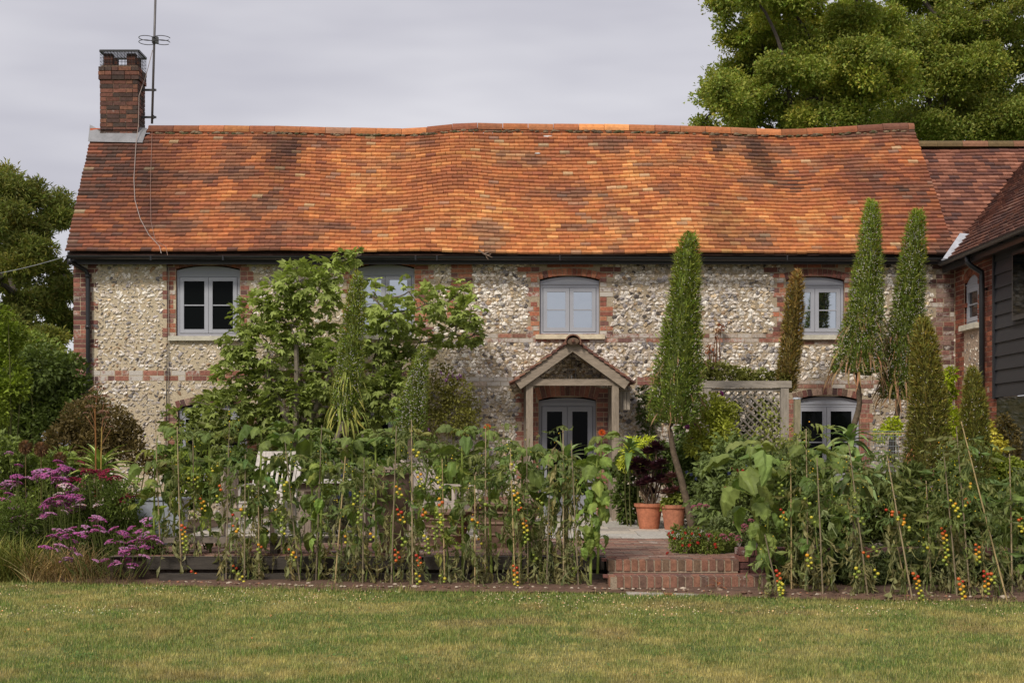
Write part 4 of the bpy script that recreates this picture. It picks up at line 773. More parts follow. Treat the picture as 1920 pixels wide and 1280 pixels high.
for xx0, xx1, z, ya, yb in ((x0+.04, x1-.04, PZ, dd+.02, dd+.4), (x0, x1, z1, dd-.02, dd+.44), (x0-.02, x1+.02, z1+.005, dd-.04, dd+.46), (x0-.02, x1+.02, z1+.03, dd-.04, dd+.46), (x0+.02, x1-.02, z1+.03, dd, dd+.42), (x0+.05, x1-.05, PZ+.05, dd+.04, dd+.38)): v += [[xx0, ya, z], [xx1, ya, z], [xx1, yb, z], [xx0, yb, z]]
mb.add(v, np.array([[4*i+j, 4*i+(j+1) % 4, 4*i+4+(j+1) % 4, 4*i+4+j] for i in range(5) for j in range(4)]+[[20, 21, 22, 23]]), zc); mb.build('body', m_lead, o)
mb = MB(); tube(mb, [(x0-.01, dd+.1, z1-.12), (x0-.05, dd+.1, z1-.15), (x0-.05, dd+.3, z1-.15), (x0-.01, dd+.3, z1-.12)], .01, 6, zc*.8); mb.build('handle', m_lead, o)
# trellis arbour with its creeper
td = 22.1; o = thing('trellis_screen', 'weathered timber post and beam screen with diagonal lattice against the wall', 'trellis', (X(1397, td), td, PZ)); gc = col(166, 156, 144)
mb = MB(); box(mb, X(1312, td), X(1483, td), td-.06, td+.06, Z(727, td), Z(714, td), gc); mb.build('beam', m_woodh, o)
mb = MB(); box(mb, X(1325, td), X(1470, td), td-.03, td+.0, Z(733, td), Z(728, td), gc*.6); mb.build('rail', m_woodh, o)
for a, b in ((1318, 1333), (1463, 1478)): mb = MB(); box(mb, X(a, td), X(b, td), td-.05, td+.05, PZ, Z(727.5, td), gc*uni(.9, 1.05)); mb.build('post', m_wood, o)
mb = MB(); x0, x1, z0, z1 = X(1336, td), X(1460, td), Z(845, td), Z(733, td)
for sg in (-1, 1):
    for c0 in np.arange(-3, 3, .115):
        pts = []
        for xx in np.linspace(x0, x1, 60):
            zz = z0+(xx-x0)*sg*1.0+c0
            if z0 <= zz <= z1: pts.append((xx, zz))
        if len(pts) > 2: bar(mb, (pts[0][0], td+.02+.012*sg, pts[0][1]), (pts[-1][0], td+.02+.012*sg, pts[-1][1]), .008, .022, gc*uni(.7, .95), up=(0, -1, 0)) if 0 else mb.inst(BOX, np.stack([nrm(np.array([pts[-1][0]-pts[0][0], 0, pts[-1][1]-pts[0][1]]))*math.hypot(pts[-1][0]-pts[0][0], pts[-1][1]-pts[0][1]), np.array([0, .01, 0]), nrm(np.array([-(pts[-1][1]-pts[0][1]), 0, pts[-1][0]-pts[0][0]]))*.024], -1)[None], [((pts[0][0]+pts[-1][0])/2, td+.02+.012*sg, (pts[0][1]+pts[-1][1])/2)], gc*uni(.75, .95))
mb.build('lattice', m_wood, o)
o = thing('garden_post', 'separate round-topped timber post with a pale cap beside the lower window', 'post', (X(1494, 21.6), 21.6, PZ)); mb = MB(); box(mb, X(1489, 21.6), X(1500, 21.6), 21.55, 21.65, PZ, Z(748, 21.6), col(150, 140, 116)); mb.build('shaft', m_wood, o); mb = MB(); tube(mb, [(X(1494.5, 21.6), 21.6, Z(748, 21.6)), (X(1494.5, 21.6), 21.6, Z(745, 21.6))], .06, 12, col(200, 205, 215)); mb.build('cap', m_lead, o)
# wire cage
cd = 18.2; o = thing('wire_cage', 'galvanised wire mesh plant guard at the foot of the tall green spikes', 'wire cage', (X(1666, cd), cd, PZ)); mb = MB(); x0, x1, z0, z1 = X(1636, cd), X(1697, cd), Z(930, cd), Z(808, cd); wc = col(150, 156, 158)
for i in range(11): xx = x0+(x1-x0)*i/10; [tube(mb, [(xx, yy, PZ), (xx, yy, z1)], .0022, 4, wc) for yy in (cd, cd+.4)]
for i in range(14): zz = z0+(z1-z0)*i/13; tube(mb, [(x0, cd, zz), (x1, cd, zz), (x1, cd+.4, zz), (x0, cd+.4, zz), (x0, cd, zz)], .0022, 4, wc, cap=False)
mb.build('mesh', m_lead, o); mb = MB(); tube(mb, [(x0-.05, cd-.01, z1-.03), (x1+.02, cd-.01, z1-.03)], .007, 6, col(190, 160, 120)); mb.build('cane', m_cane, o)
# ------------------------------------------------------------------ trees
def tree(name, label, cat, blobs, d, n, tpl, size, base, trunk, r0, sub=9, subr=.33, yel=.1, barkc=(.07, .055, .045), depth=1., group=None, jit=.9):
    """blobs (px,py,r px); each holds sub-clumps of leaves; trunk (px, base z, py of fork)"""
    B = [(X(a, d), d+uni(-1, 1)*depth, Z(b, d), r/F*d) for a, b, r in blobs]; tx = X(trunk[0], d); o = thing(name, label, cat, (tx, d, trunk[1]), group); sc = []
    for b in B:
        k = max(4, int(sub*(b[3]/.9)**2))
        for _ in range(k):
            v = nrm(rng.normal(0, 1, 3)); r = b[3]*rng.random()**.45*(.85 if rng.random() < .7 else 1.25); sc.append((b[0]+v[0]*r, b[1]+v[1]*r, b[2]+v[2]*r*.85, subr*uni(.6, 1.35)))
    mb = MB(); n_each = n//len(sc)
    for c in sc:
        m = max(4, int(n_each*(c[3]/subr)**2)); v = nrm(rng.normal(0, 1, (m, 3))); r = c[3]*rng.random((m, 1))**.42*np.where(rng.random((m, 1)) < .1, 1.35, 1); pts = np.array(c[:3])+v*r*np.array([1.2, 1.1, .75])*uni(.6, 1.4, 3)
        bc = np.array(base)*uni(.85, 1.18)*(1+(rng.random() < yel)*np.array([.22, .12, 0])); leaves(mb, tpl, pts, v+np.array([0, 0, .35]), size, bc, .3, .1, jit)
    mb.build('crown', m_leaf, o)
    tb = MB(); fk = np.array([X(trunk[0], d), d, Z(trunk[2], d)]); tube(tb, [(tx, d, trunk[1]), (tx+.05, d, (trunk[1]+fk[2])/2), fk], [r0*1.3, r0, r0*.8], 10, barkc)
    nodes = [fk]
    for b in sorted(B, key=lambda b: np.linalg.norm(np.array(b[:3])-fk)):
        q = np.array(b[:3]); dd_ = [np.linalg.norm(q-k_)+.35*np.linalg.norm(k_-fk) for k_ in nodes]; st = nodes[int(np.argmin(dd_))]; ln = np.linalg.norm(q-st); nodes.append(q); mid = spline(st, q, 7, -.08*ln, uni(-.1, .1)*ln); rb = max(.03, .3*r0*(1-np.linalg.norm(st-fk)/9)); tube(tb, mid+rng.normal(0, .012*ln, mid.shape)*np.linspace(0, 1, 7)[:, None], np.linspace(rb, rb*.6, 7), 6, barkc)
        for c in sc:
            if rng.random() < .25 and np.linalg.norm(np.array(c[:3])-q) < b[3]: tube(tb, [q, (q+np.array(c[:3]))/2+uni(-.1, .1, 3)*b[3], c[:3]], [.012+.004*r0, .01, .006], 4, barkc)
    tb.build('trunk', m_bark, o); return o
OAK = col(124, 138, 64)
ob = [(1480, 120, 46), (1560, 110, 46), (1620, 60, 46), (1450, 60, 40), (1530, 180, 46), (1600, 190, 40), (1470, 250, 40), (1360, 190, 24), (1410, 190, 30), (1660, 130, 40), (1380, 30, 26), (1500, 70, 50), (1590, 70, 50), (1490, 190, 40), (1420, 110, 40), (1640, 170, 50), (1580, 150, 50), (1650, 90, 50), (1500, 0, 60), (1540, 240, 40), (1600, 250, 40), (1370, 230, 26), (1440, 240, 30), (1420, 60, 30), (1385, 110, 26), (1350, 15, 34), (1395, 55, 45), (1460, 20, 60), (1440, 95, 50), (1345, 190, 30), (1330, 215, 28), (1385, 165, 42), (1400, 220, 45), (1450, 160, 50), (1470, 220, 50), (1540, 60, 60), (1520, 130, 55), (1560, 200, 60), (1620, 120, 60), (1600, 10, 60), (1640, 220, 50), (1550, -60, 90), (1420, -40, 60), (1340, 150, 20), (1665, 30, 50)]
tree('oak_tree', 'big spreading oak with yellow-green leaves rising behind the roof ridge', 'tree', ob, 42, 190000, T_RH, .1, OAK, (1600, 0, 420), .4, sub=17, subr=.36, yel=.22, depth=2.2)
ob2 = [(1700, 90, 40), (1750, 110, 40), (1800, 60, 40), (1850, 60, 40), (1830, 150, 44), (1880, 150, 44), (1720, 160, 40), (1770, 240, 36), (1830, 250, 36), (1880, 240, 40), (1930, 250, 40), (1690, 210, 36), (1730, 130, 50), (1700, 30, 50), (1810, 110, 50), (1860, 110, 50), (1840, 20, 50), (1760, 190, 40), (1820, 210, 40), (1920, 200, 50), (1880, 60, 50), (1720, -20, 60), (1690, 120, 60), (1720, 200, 60), (1760, 60, 50), (1790, 150, 60), (1830, 60, 60), (1850, 180, 60), (1900, 110, 60), (1930, 30, 60), (1800, 240, 50), (1740, 250, 50), (1900, 230, 60), (1680, 250, 40), (1780, -30, 70), (1900, -50, 80), (1960, 170, 60), (1860, 270, 50), (1960, 270, 60)]
tree('oak_tree', 'second denser oak at the right, reaching the top corner behind the wing roof', 'tree', ob2, 46, 200000, T_RH, .1, OAK*.85, (1800, 0, 300), .45, sub=17, subr=.4, yel=.12, depth=2.5)
lb = [(40, 395, 36), (80, 440, 26), (0, 450, 36), (80, 500, 26), (10, 535, 30), (70, 560, 30), (40, 610, 30), (90, 640, 26), (0, 600, 30), (20, 355, 30), (60, 370, 28), (95, 385, 28), (0, 400, 40), (115, 410, 18), (60, 420, 40), (20, 470, 30), (100, 470, 28), (-20, 500, 50), (60, 520, 36), (110, 530, 26), (30, 570, 40), (95, 590, 30), (60, 640, 40), (-10, 640, 50), (115, 640, 16), (-40, 420, 60), (125, 440, 10)]
tree('yew_tree', 'dark feathery tree with bare twisting limbs beyond the left gable', 'tree', lb, 40, 80000, T_NEEDLE, .15, col(100, 110, 54), (28, 0, 560), .3, sub=11, subr=.34, yel=.1, depth=1.8)
tree('background_tree', 'lower blurry tree filling in below the dark feathery one at far left', 'tree', [(-30, 700, 60), (40, 690, 50), (100, 680, 36), (130, 700, 28), (70, 740, 50), (0, 780, 70), (110, 770, 40)], 34, 36000, T_RH, .12, col(104, 120, 60), (60, 0, 800), .2, sub=14, subr=.35, depth=1.5)
# ------------------------------------------------------------------ shrubs and perennials
def bush(name, label, cat, blobs, d, n, tpl, size, base, z0=PZ, shell=.35, jit=.7, droop=.1, mat=None, stems=6, flowers=None, group=None, kind=None, stemc=col(90, 90, 50), amt=.3, dep=.9, loc=None, shp=.4):
    B = [(X(a, d), d+(uni(-.1, .35) if len(blobs) > 1 else 0), Z(b, d), r/F*d, r/F*d*dep) for a, b, r in blobs]
    cx = np.mean([b[0] for b in B]); o = thing(name, label, cat, (cx, d, z0), group); pts, dr_ = blobpts(B, n, shell); ok = pts[:, 2] > z0; pts, dr_ = pts[ok], dr_[ok]
    lm = .8+.4*vn(pts[:, 0], pts[:, 2], 4, 17)[:, None]; mb = MB(); leaves(mb, tpl, pts, dr_+np.array([0, -.25, shp]), size, np.array(base)*lm, amt, .1, jit, droop=droop); mb.build('foliage', mat or m_leaf, o)
    if stems:
        mb = MB()
        for i in range(stems):
            b = B[rng.integers(len(B))]; bx = b[0]*.5+cx*.5+uni(-.1, .1); tube(mb, spline((bx, d+uni(-.05, .15), z0), (b[0]+uni(-.5, .5)*b[3], b[1], b[2]+uni(0, .6)*b[3]), 5, 0, uni(-.05, .05)), [.012, .01, .009, .007, .004], 5, stemc)
        mb.build('stems', m_bark, o)
    for fl in (flowers or []):      # (part name, mesh, count, size) set on the camera-side of the blobs
        nm, me, cnt, sz = fl; p, q = blobpts(B, cnt*5, .93); k = np.where((q[:, 1] < .35) & (q[:, 2] > -.35) & (p[:, 2] > z0+.03))[0][:cnt]
        for i in k: put(nm, me, o, p[i]+q[i]*.02+np.array([0, -.02, 0]), sz*uni(.75, 1.2), (uni(-.3, .9), uni(-.3, .3), uni(0, 6)))
    return o
def mesh_of(mb, name, mat):
    o = mb.build(name, mat); me = o.data; bpy.data.objects.remove(o); ORG.pop(name, None); return me
def bloom(c, c2, petals=12, layers=3, eye=(.4, .3, .03)):      # a small double flower, radius 1, facing +Z
    mb = MB(); t = leaf(.45, 2, .2, -.1)
    for l in range(layers):
        a = np.arange(petals)*2*np.pi/petals+l*.3; el = .25+.42*l; d = np.stack([np.cos(a)*math.cos(el), np.sin(a)*math.cos(el), np.full(petals, math.sin(el))], -1)
        mb.inst(t, frames(d)*(1-.2*l), np.zeros((petals, 3)), vary(np.array(c)*(1-l/4)+np.array(c2)*l/4, petals, .15, .05))
    mb.inst(ICO1, (np.eye(3)*.2)[None], [[0, 0, .12]], eye); return mesh_of(mb, 'bloom', m_petal)
def umbel(c, n=46, dome=.42, r=.15, flat=.8):                  # flat head of tiny florets, radius 1
    mb = MB(); a = uni(0, 6.283, n); q = np.sqrt(rng.random(n))*uni(.8, 1.05, n); p = np.stack([q*np.cos(a), q*np.sin(a), dome*(1-q*q)], -1)
    s = uni(.6, 1.3, n)[:, None, None]*r; mb.inst(ICO1, np.stack([np.diag([1, 1, flat])]*n)*s, p, vary(c, n, .3, .12))
    for i in range(8): b = 2*math.pi*i/8; tube(mb, [(0, 0, -.7), (.55*math.cos(b), .55*math.sin(b), .02)], .02, 4, col(100, 110, 60))
    return mesh_of(mb, 'umbel', m_petal)
F_PURP = bloom(col(140, 44, 130), col(120, 30, 110)); F_RED = bloom(col(178, 24, 44), col(150, 10, 30), 8, 2); F_DKRED = bloom(col(120, 16, 36), col(90, 8, 24), 10, 3); F_CREAM = bloom(col(214, 214, 160), col(190, 200, 120), 12, 3); F_YEL = bloom(col(220, 190, 50), col(230, 200, 60), 5, 1)
F_CLEM = bloom(col(104, 32, 120), col(84, 20, 100), 5, 1, (.5, .45, .3)); F_PEACH = bloom(col(214, 140, 104), col(200, 120, 90), 8, 2); F_ORG = bloom(col(190, 84, 30), col(160, 60, 24), 14, 2, (.05, .03, .01))
U_PINK = [umbel(col(180, 100, 156)), umbel(col(164, 86, 138), 46), umbel(col(188, 134, 172), 36)]; U_WHITE = umbel(col(210, 186, 186), 40); U_RED = umbel(col(136, 36, 62), 36); U_DRY = umbel(col(156, 122, 98), 60, .5, .1); U_SED = umbel(col(150, 84, 96), 50, .3)
def globe(c, c2=None):
    mb = MB(); n = 260; d = nrm(rng.normal(0, 1, (n, 3))); mb.inst(T_NEEDLE, frames(d)*.55, d*.45, vary(c, n, .35, .1)); mb.inst(ICO1, (np.eye(3)*.5)[None], [[0, 0, 0]], np.array(c)*.5); return mesh_of(mb, 'globe', m_petal)
G_ALL = globe(col(134, 104, 76)); G_ERY = globe(col(92, 100, 140))
DG = col(80, 98, 48); MG = col(100, 118, 58); LG = col(124, 140, 66); GG = col(100, 114, 74)
bush('hornbeam_shrub', 'tall dark glossy shrub growing against the left corner of the cottage', 'shrub', [(20, 700, 50), (80, 690, 45), (125, 700, 38), (145, 730, 26), (60, 750, 60), (120, 770, 50), (10, 790, 60), (70, 820, 60), (-30, 740, 50), (150, 790, 30)], 21, 9000, T_OV, .085, DG*.95, stems=10)
bush('golden_shrub', 'bright lime-green shrub at the far left edge', 'shrub', [(-10, 640, 40), (15, 625, 26), (0, 700, 45), (25, 730, 26), (-20, 760, 50), (10, 590, 18)], 19.5, 4200, T_OV, .07, col(104, 124, 44), stems=6)
bush('bronze_shrub', 'low olive-brown shrub in front of the downpipe', 'shrub', [(150, 790, 40), (200, 800, 45), (235, 815, 30), (185, 840, 45), (120, 830, 40), (255, 850, 25), (290, 868, 22), (165, 755, 22)], 19.6, 8000, T_RH, .055, col(92, 84, 52), stems=8)
bush('border_shrub', 'dark leafy plant filling the border at the far left behind the pink flowers', 'shrub', [(10, 850, 40), (-20, 890, 50), (60, 880, 40), (120, 880, 40), (40, 930, 50), (100, 940, 50), (-10, 960, 50)], 18, 7000, T_OV, .07, MG*.95, stems=6)
bush('herb_clump', 'ferny green clump below the pink yarrow heads', 'plant', [(30, 980, 50), (90, 1000, 45), (150, 1000, 55), (200, 990, 50), (240, 1020, 40), (130, 1050, 35), (210, 1050, 30), (180, 940, 50), (230, 940, 40), (30, 1040, 40), (262, 1000, 30), (270, 1040, 30)], 16.9, 15000, T_NEEDLE, .06, col(80, 98, 44), z0=0.05, stems=0, jit=1)
def yarrow(label, heads, d, meshes, rpx, grp='yarrow clumps in the left border', z0=.1, extra=0):
    cx = np.mean([h[0] for h in heads]); o = thing('yarrow', label, 'flowers', (X(cx, d), d, z0), grp); mb = MB()
    hs = list(heads)
    for _ in range(extra): h = heads[rng.integers(len(heads))]; hs.append((h[0]+rng.normal(0, 13), h[1]+rng.normal(0, 12)))
    for i, h in enumerate(hs):
        dd = d+uni(-.35, .35); p = P(h[0], h[1], dd); r = rpx/F*d*uni(.6, 1.25); tube(mb, spline((p[0]*.7+X(cx, d)*.3, dd+.1, z0), p-np.array([0, 0, r*.5]), 4, 0, uni(-.04, .04)), .004, 4, col(92, 104, 58))
        put('flower_head', meshes[rng.integers(len(meshes))], o, p, (r, r, r*.85), (uni(.1, .6), uni(-.2, .2), uni(0, 6)))
    mb.build('stems', m_leaf, o)
yarrow('tall bright pink yarrow heads at the far left under the brown globes', [(35, 873), (15, 912), (30, 912), (68, 888), (72, 893), (30, 950), (28, 975), (55, 967), (8, 918), (58, 900)], 17.3, U_PINK, 13, extra=10)
yarrow('broad cluster of magenta yarrow heads left of the striped leaves', [(105, 885), (115, 890), (100, 895), (125, 882), (85, 893), (110, 903), (95, 888), (118, 878), (78, 885), (120, 900)], 17.2, U_PINK, 14, extra=12)
yarrow('mauve yarrow heads mixed with faded white ones in mid border', [(125, 925), (140, 930), (118, 935), (135, 945), (150, 940), (98, 945), (85, 950), (83, 968), (95, 965), (145, 960), (110, 940), (130, 955)], 16.9, U_PINK, 13, extra=22)
yarrow('faded white yarrow heads beside the dry stalks', [(120, 912), (135, 915), (112, 928), (187, 942), (182, 948), (122, 960), (78, 973), (150, 950)], 16.8, [U_WHITE], 12)
yarrow('dark crimson yarrow heads under the striped leaves', [(155, 880), (165, 885), (185, 890), (195, 893), (205, 900), (215, 905), (228, 925), (238, 930), (222, 900), (140, 900), (200, 885), (232, 938)], 17, [U_RED], 12, extra=8)
yarrow('low mauve yarrow heads spilling towards the lawn', [(115, 1000), (125, 1005), (130, 995), (140, 1015), (108, 1022), (155, 1000), (180, 995), (187, 990), (205, 1015), (200, 1020), (222, 1000), (228, 1018), (235, 1035), (180, 1052), (200, 1075), (135, 1030), (193, 975), (246, 990), (258, 1000), (262, 1015), (250, 1030), (270, 1025), (285, 1010), (240, 1050), (250, 1060), (215, 1062), (272, 1045)], 15.8, U_PINK, 12, extra=46)
# brown globes, dry umbel stalks, striped leaves, dry grass
for px, py, r, lab in ((48, 838, 15, 'leftmost brown allium seed globe, the tallest'), (77, 842, 16, 'middle brown allium seed globe, the largest'), (113, 859, 14, 'brown allium seed globe nearest the striped leaves')):
    d = 17.6; o = thing('allium', lab, 'seed head', (X(px, d), d, .2), 'dried alliums'); mb = MB(); tube(mb, [(X(px, d), d, .2), P(px, py, d)], .006, 5, col(120, 104, 70)); mb.build('stem', m_straw, o); put('seed_head', G_ALL, o, P(px, py, d), r/F*d)
o = thing('dry_angelica', 'two tall tan dried stalks with brown umbel seed heads in front of the shrubs', 'dried plant', (X(183, 17.2), 17.2, .2)); mb = MB(); d = 17.2
tube(mb, spline((X(174, d), d, .2), P(178, 765, d), 6, 0, .02), np.linspace(.014, .007, 6), 6, col(150, 104, 64)); tube(mb, spline((X(190, d), d, .2), P(191, 800, d), 6, 0, -.01), np.linspace(.012, .006, 6), 6, col(178, 150, 84))
hd = [(184, 732, 17), (170, 748, 13), (196, 745, 12), (168, 764, 10), (193, 775, 12), (200, 785, 9), (186, 722, 9), (205, 762, 7), (208, 801, 6), (160, 775, 6)]
for px, py, r in hd: tube(mb, [P(179 if px < 189 else 191, py+32, d), P(px, py+3, d)], .004, 4, col(150, 110, 80))
mb.build('stalk', m_straw, o)
for px, py, r in hd: put('seed_head', U_DRY, o, P(px, py, d), r/F*d, (uni(0, .3), uni(-.2, .2), uni(0, 6)))
def rosette(name, label, px, py, d, n, ln, base, z0=PZ, wid=T_WIDESTR, stem=True, el=(-.25, 1.3), stripe=False, group=None, leafmat=None):
    c = P(px, py, d); o = thing(name, label, 'plant', (c[0], d, z0), group); mb = MB(); a = np.arange(n)*2.39996; e = np.linspace(el[1], el[0], n)+rng.normal(0, .08, n)
    dr_ = np.stack([np.cos(a)*np.cos(e), np.sin(a)*np.cos(e), np.sin(e)], -1); sz = ln*uni(.8, 1.1, n)*np.clip(np.linspace(.65, 1.2, n), 0, 1); pts = c+dr_*.02+np.array([0, 0, 1])*np.linspace(.03, -.1, n)[:, None]
    fr = frames(dr_, roll=rng.normal(0, .15, n))*sz[:, None, None]; mb.inst(wid, fr, pts, vary(base, n, .2, .06))
    if stripe: f2 = fr.copy(); f2[:, :, 0] *= .28; mb.inst(wid, f2, pts+fr[:, :, 2]*.012, vary(col(190, 200, 130), n, .1, .05))
    mb.build('leaves', leafmat or m_gloss, o)
    if stem: mb = MB(); tube(mb, [(c[0]+uni(-.05, .05), d, z0), (c[0], d, c[2]-.03)], [.03, .022], 8, col(110, 100, 76)); mb.build('stem', m_bark, o)
rosette('striped_lily_plant', 'spray of long cream-striped strap leaves in the left border', 188, 878, 17.8, 34, .62, col(112, 136, 62), wid=leaf(.13, 7, .3, .5, 'lance'), el=(.0, 1.2), stripe=True)
def grassclump(label, px0, px1, py_b, py_t, d, n, c, z0=.02, spread=.35):
    o = thing('dry_grass_clump', label, 'grass', ((X(px0, d)+X(px1, d))/2, d, z0), 'dry grass tufts at the border edge'); mb = MB(); x = uni(X(px0, d), X(px1, d), n); y = d+uni(-.25, .25, n); h = uni(.4, 1, n)*(Z(py_t, d)-z0)
    dr_ = np.stack([rng.normal(0, spread, n), rng.normal(0, spread*.6, n)-.1, np.ones(n)], -1); t = leaf(.02, 5, .2, .55, 'strap'); mb.inst(t, frames(dr_, roll=rng.normal(0, 1.5, n))*h[:, None, None], np.stack([x, y, 0*x+z0], -1), vary(c, n, .3, .1)); mb.build('blades', m_straw, o)
grassclump('green-gold grass tuft at the far left edge of the border', -30, 70, 1090, 975, 16.2, 900, col(122, 124, 64)); grassclump('straw-coloured grass tuft between the lawn and the low yarrow', 55, 175, 1090, 1000, 16.1, 900, col(164, 142, 98)); grassclump('short dry tuft in front of the low mauve yarrow', 150, 260, 1090, 1036, 15.9, 420, col(128, 112, 76))
bush('herb_clump', 'low dark green clump at the corner of the bed under the yarrow', 'plant', [(175, 1070, 16), (200, 1062, 20), (225, 1065, 22), (260, 1055, 30), (290, 1055, 26), (235, 1040, 26), (270, 1035, 24), (255, 1015, 24), (290, 1030, 18)], 16.0, 5200, T_NEEDLE, .06, col(84, 96, 50), z0=.02, stems=0, jit=1.2, shell=.05)
for lab, a_, b_, yy_, d, n, c in (
    ('low dark growth at the foot of the brick wall, half of it beside the steps', 1470, 1700, 1066, 15.1, 3200, col(70, 84, 46)),
    ('low dark growth at the foot of the brick wall near the right edge', 1705, 1940, 1062, 15.1, 3200, col(70, 84, 46))):
    bush('weed_patch', lab, 'plant', [(q+uni(-6, 6), yy_+uni(-14, 22), uni(12, 26)) for q in range(a_, b_, 15)], d, n, T_TOM[1], .11, c, z0=.04, stems=4, shp=.5, shell=.1)
# ---- fig
def fig():
    d = 22.9; bl = [(470, 585, 40), (445, 640, 34), (520, 560, 40), (565, 530, 40), (610, 510, 34), (645, 482, 20), (668, 478, 14), (600, 555, 42), (545, 610, 44), (500, 650, 48), (440, 705, 44), (480, 735, 50), (560, 700, 52), (610, 640, 40), (625, 700, 50), (700, 560, 40), (735, 595, 38), (715, 630, 42), (700, 690, 50), (765, 545, 26), (800, 575, 34), (835, 565, 34), (868, 545, 24), (882, 590, 30), (852, 625, 28), (888, 628, 18), (785, 640, 36), (750, 690, 40), (540, 770, 58), (430, 770, 44), (600, 770, 58), (690, 755, 50), (730, 740, 44), (640, 800, 50), (500, 810, 44), (345, 790, 34), (385, 760, 30), (380, 825, 36), (430, 830, 40)]
    B = [(X(a, d), d+uni(-.45, .3), Z(b, d), r/F*d, r/F*d*.8) for a, b, r in bl]; o = thing('fig_tree', 'large sprawling fig tree with lobed leaves growing against the flint wall', 'fig tree', (X(560, d), d, PZ)); n = 4200
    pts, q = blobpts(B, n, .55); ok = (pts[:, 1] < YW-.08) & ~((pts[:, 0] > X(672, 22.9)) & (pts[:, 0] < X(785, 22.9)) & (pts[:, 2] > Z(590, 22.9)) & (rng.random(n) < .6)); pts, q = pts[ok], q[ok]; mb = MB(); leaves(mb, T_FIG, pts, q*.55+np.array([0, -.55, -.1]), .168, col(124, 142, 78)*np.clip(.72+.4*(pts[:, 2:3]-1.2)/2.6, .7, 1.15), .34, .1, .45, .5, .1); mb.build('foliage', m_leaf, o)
    tb = MB(); root = np.array([X(565, d), d, PZ]); bc = col(122, 112, 98)
    for k, (fx, fy) in enumerate(((555, 640), (500, 700), (690, 700), (620, 700), (760, 720))):
        fk = P(fx, fy, d-.1); tube(tb, spline(root+np.array([uni(-.3, .3), 0, 0]), fk, 7, -.1, uni(-.1, .1)), np.linspace(.06, .035, 7), 7, bc)
    forks = [P(555, 640, d-.1), P(500, 700, d-.1), P(690, 700, d-.1), P(620, 700, d-.1), P(760, 720, d-.1)]
    nodes = list(forks)
    for b in sorted(B, key=lambda b: np.linalg.norm(np.array(b[:3])-root)):
        q = np.array(b[:3]); fk = min(nodes, key=lambda f: np.linalg.norm(f-q)+.2*np.linalg.norm(f-root)); nodes.append(q); tube(tb, spline(fk, q, 6, .04, uni(-.1, .1)), np.linspace(.017, .01, 6), 5, bc)
        for _ in range(2): tube(tb, spline(q, q+rng.normal(0, b[3]*.6, 3)*np.array([1, .5, 1]), 4, 0, .03), np.linspace(.009, .005, 4), 4, bc)
    tb.build('trunk', m_bark, o)
fig()
bush('clematis', 'clematis with small purple flowers climbing between the fig and the porch', 'climber', [(830, 710, 30), (860, 735, 32), (820, 750, 34), (850, 780, 38), (800, 790, 34), (875, 790, 28), (790, 730, 22), (885, 760, 18)], 23.2, 4600, T_OV, .05, col(104, 108, 52), stems=8)
for px, py in ((850, 705), (862, 705), (856, 709), (842, 703), (868, 720), (838, 712), (803, 806), (826, 700), (846, 698)): put('flower', F_CLEM, bpy.data.objects['clematis'], P(px, py, 22.85), .045, (1.2, uni(-.4, .4), uni(0, 6)))
bush('lavender', 'grey-green lavender mass under the table', 'plant', [(600, 960, 34), (640, 950, 40), (680, 965, 34), (660, 915, 30), (585, 930, 26), (620, 900, 26)], 19.4, 4200, T_NEEDLE, .1, col(104, 110, 96), jit=.6, shp=1)
for k in range(24): put('flower_spike', G_ERY, bpy.data.objects['lavender'], P(uni(570, 700), uni(890, 930), 19.1), (.018, .018, .05), (0, 0, 0))
bush('border_shrub', 'mid-green leafy shrub in shade behind the silvery armchair', 'shrub', [(440, 880, 40), (390, 900, 40), (350, 920, 36), (540, 880, 40), (480, 900, 40), (600, 860, 40), (690, 870, 50), (740, 850, 40), (330, 870, 36)], 20.8, 7000, T_OV2, .085, col(78, 98, 46))
bush('border_shrub', 'small-leaved shrub under the clematis beside the reclining chair', 'shrub', [(790, 860, 50), (850, 870, 40), (890, 880, 30), (760, 900, 40), (930, 900, 24), (830, 930, 40)], 21.3, 5200, T_OV, .06, col(82, 98, 48))
bush('ivy', 'dark glossy climber on the wall to the right of the porch', 'climber', [(1205, 735, 14), (1212, 760, 18), (1222, 745, 14), (1208, 785, 16), (1225, 790, 14), (1212, 820, 18)], 23.6, 700, T_OV2, .06, col(64, 78, 42), stems=4, dep=.6)
bush('rusty_creeper', 'thin rust-coloured dead creeper clinging to the flint above the trellis', 'climber', [(1335, 640, 8), (1345, 625, 7), (1330, 655, 8), (1340, 645, 7), (1350, 615, 6), (1358, 610, 5), (1345, 660, 9)], 23.85, 320, T_RH, .045, col(122, 74, 44), z0=Z(700, 23.85), stems=8, dep=.4, stemc=col(110, 70, 44))
bush('trellis_climber', 'fine-leaved climber with dark violet flowers sprawling over the trellis beam', 'climber', [(1330, 690, 16), (1355, 694, 17), (1380, 700, 15), (1405, 702, 15), (1430, 705, 14), (1455, 706, 13), (1475, 708, 11), (1315, 700, 16), (1345, 705, 15), (1390, 708, 12), (1420, 712, 10)], 22.4, 3800, T_OV, .05, col(104, 112, 58), z0=Z(716, 22.4), stems=0, flowers=[('flower', F_CLEM, 9, .03)])
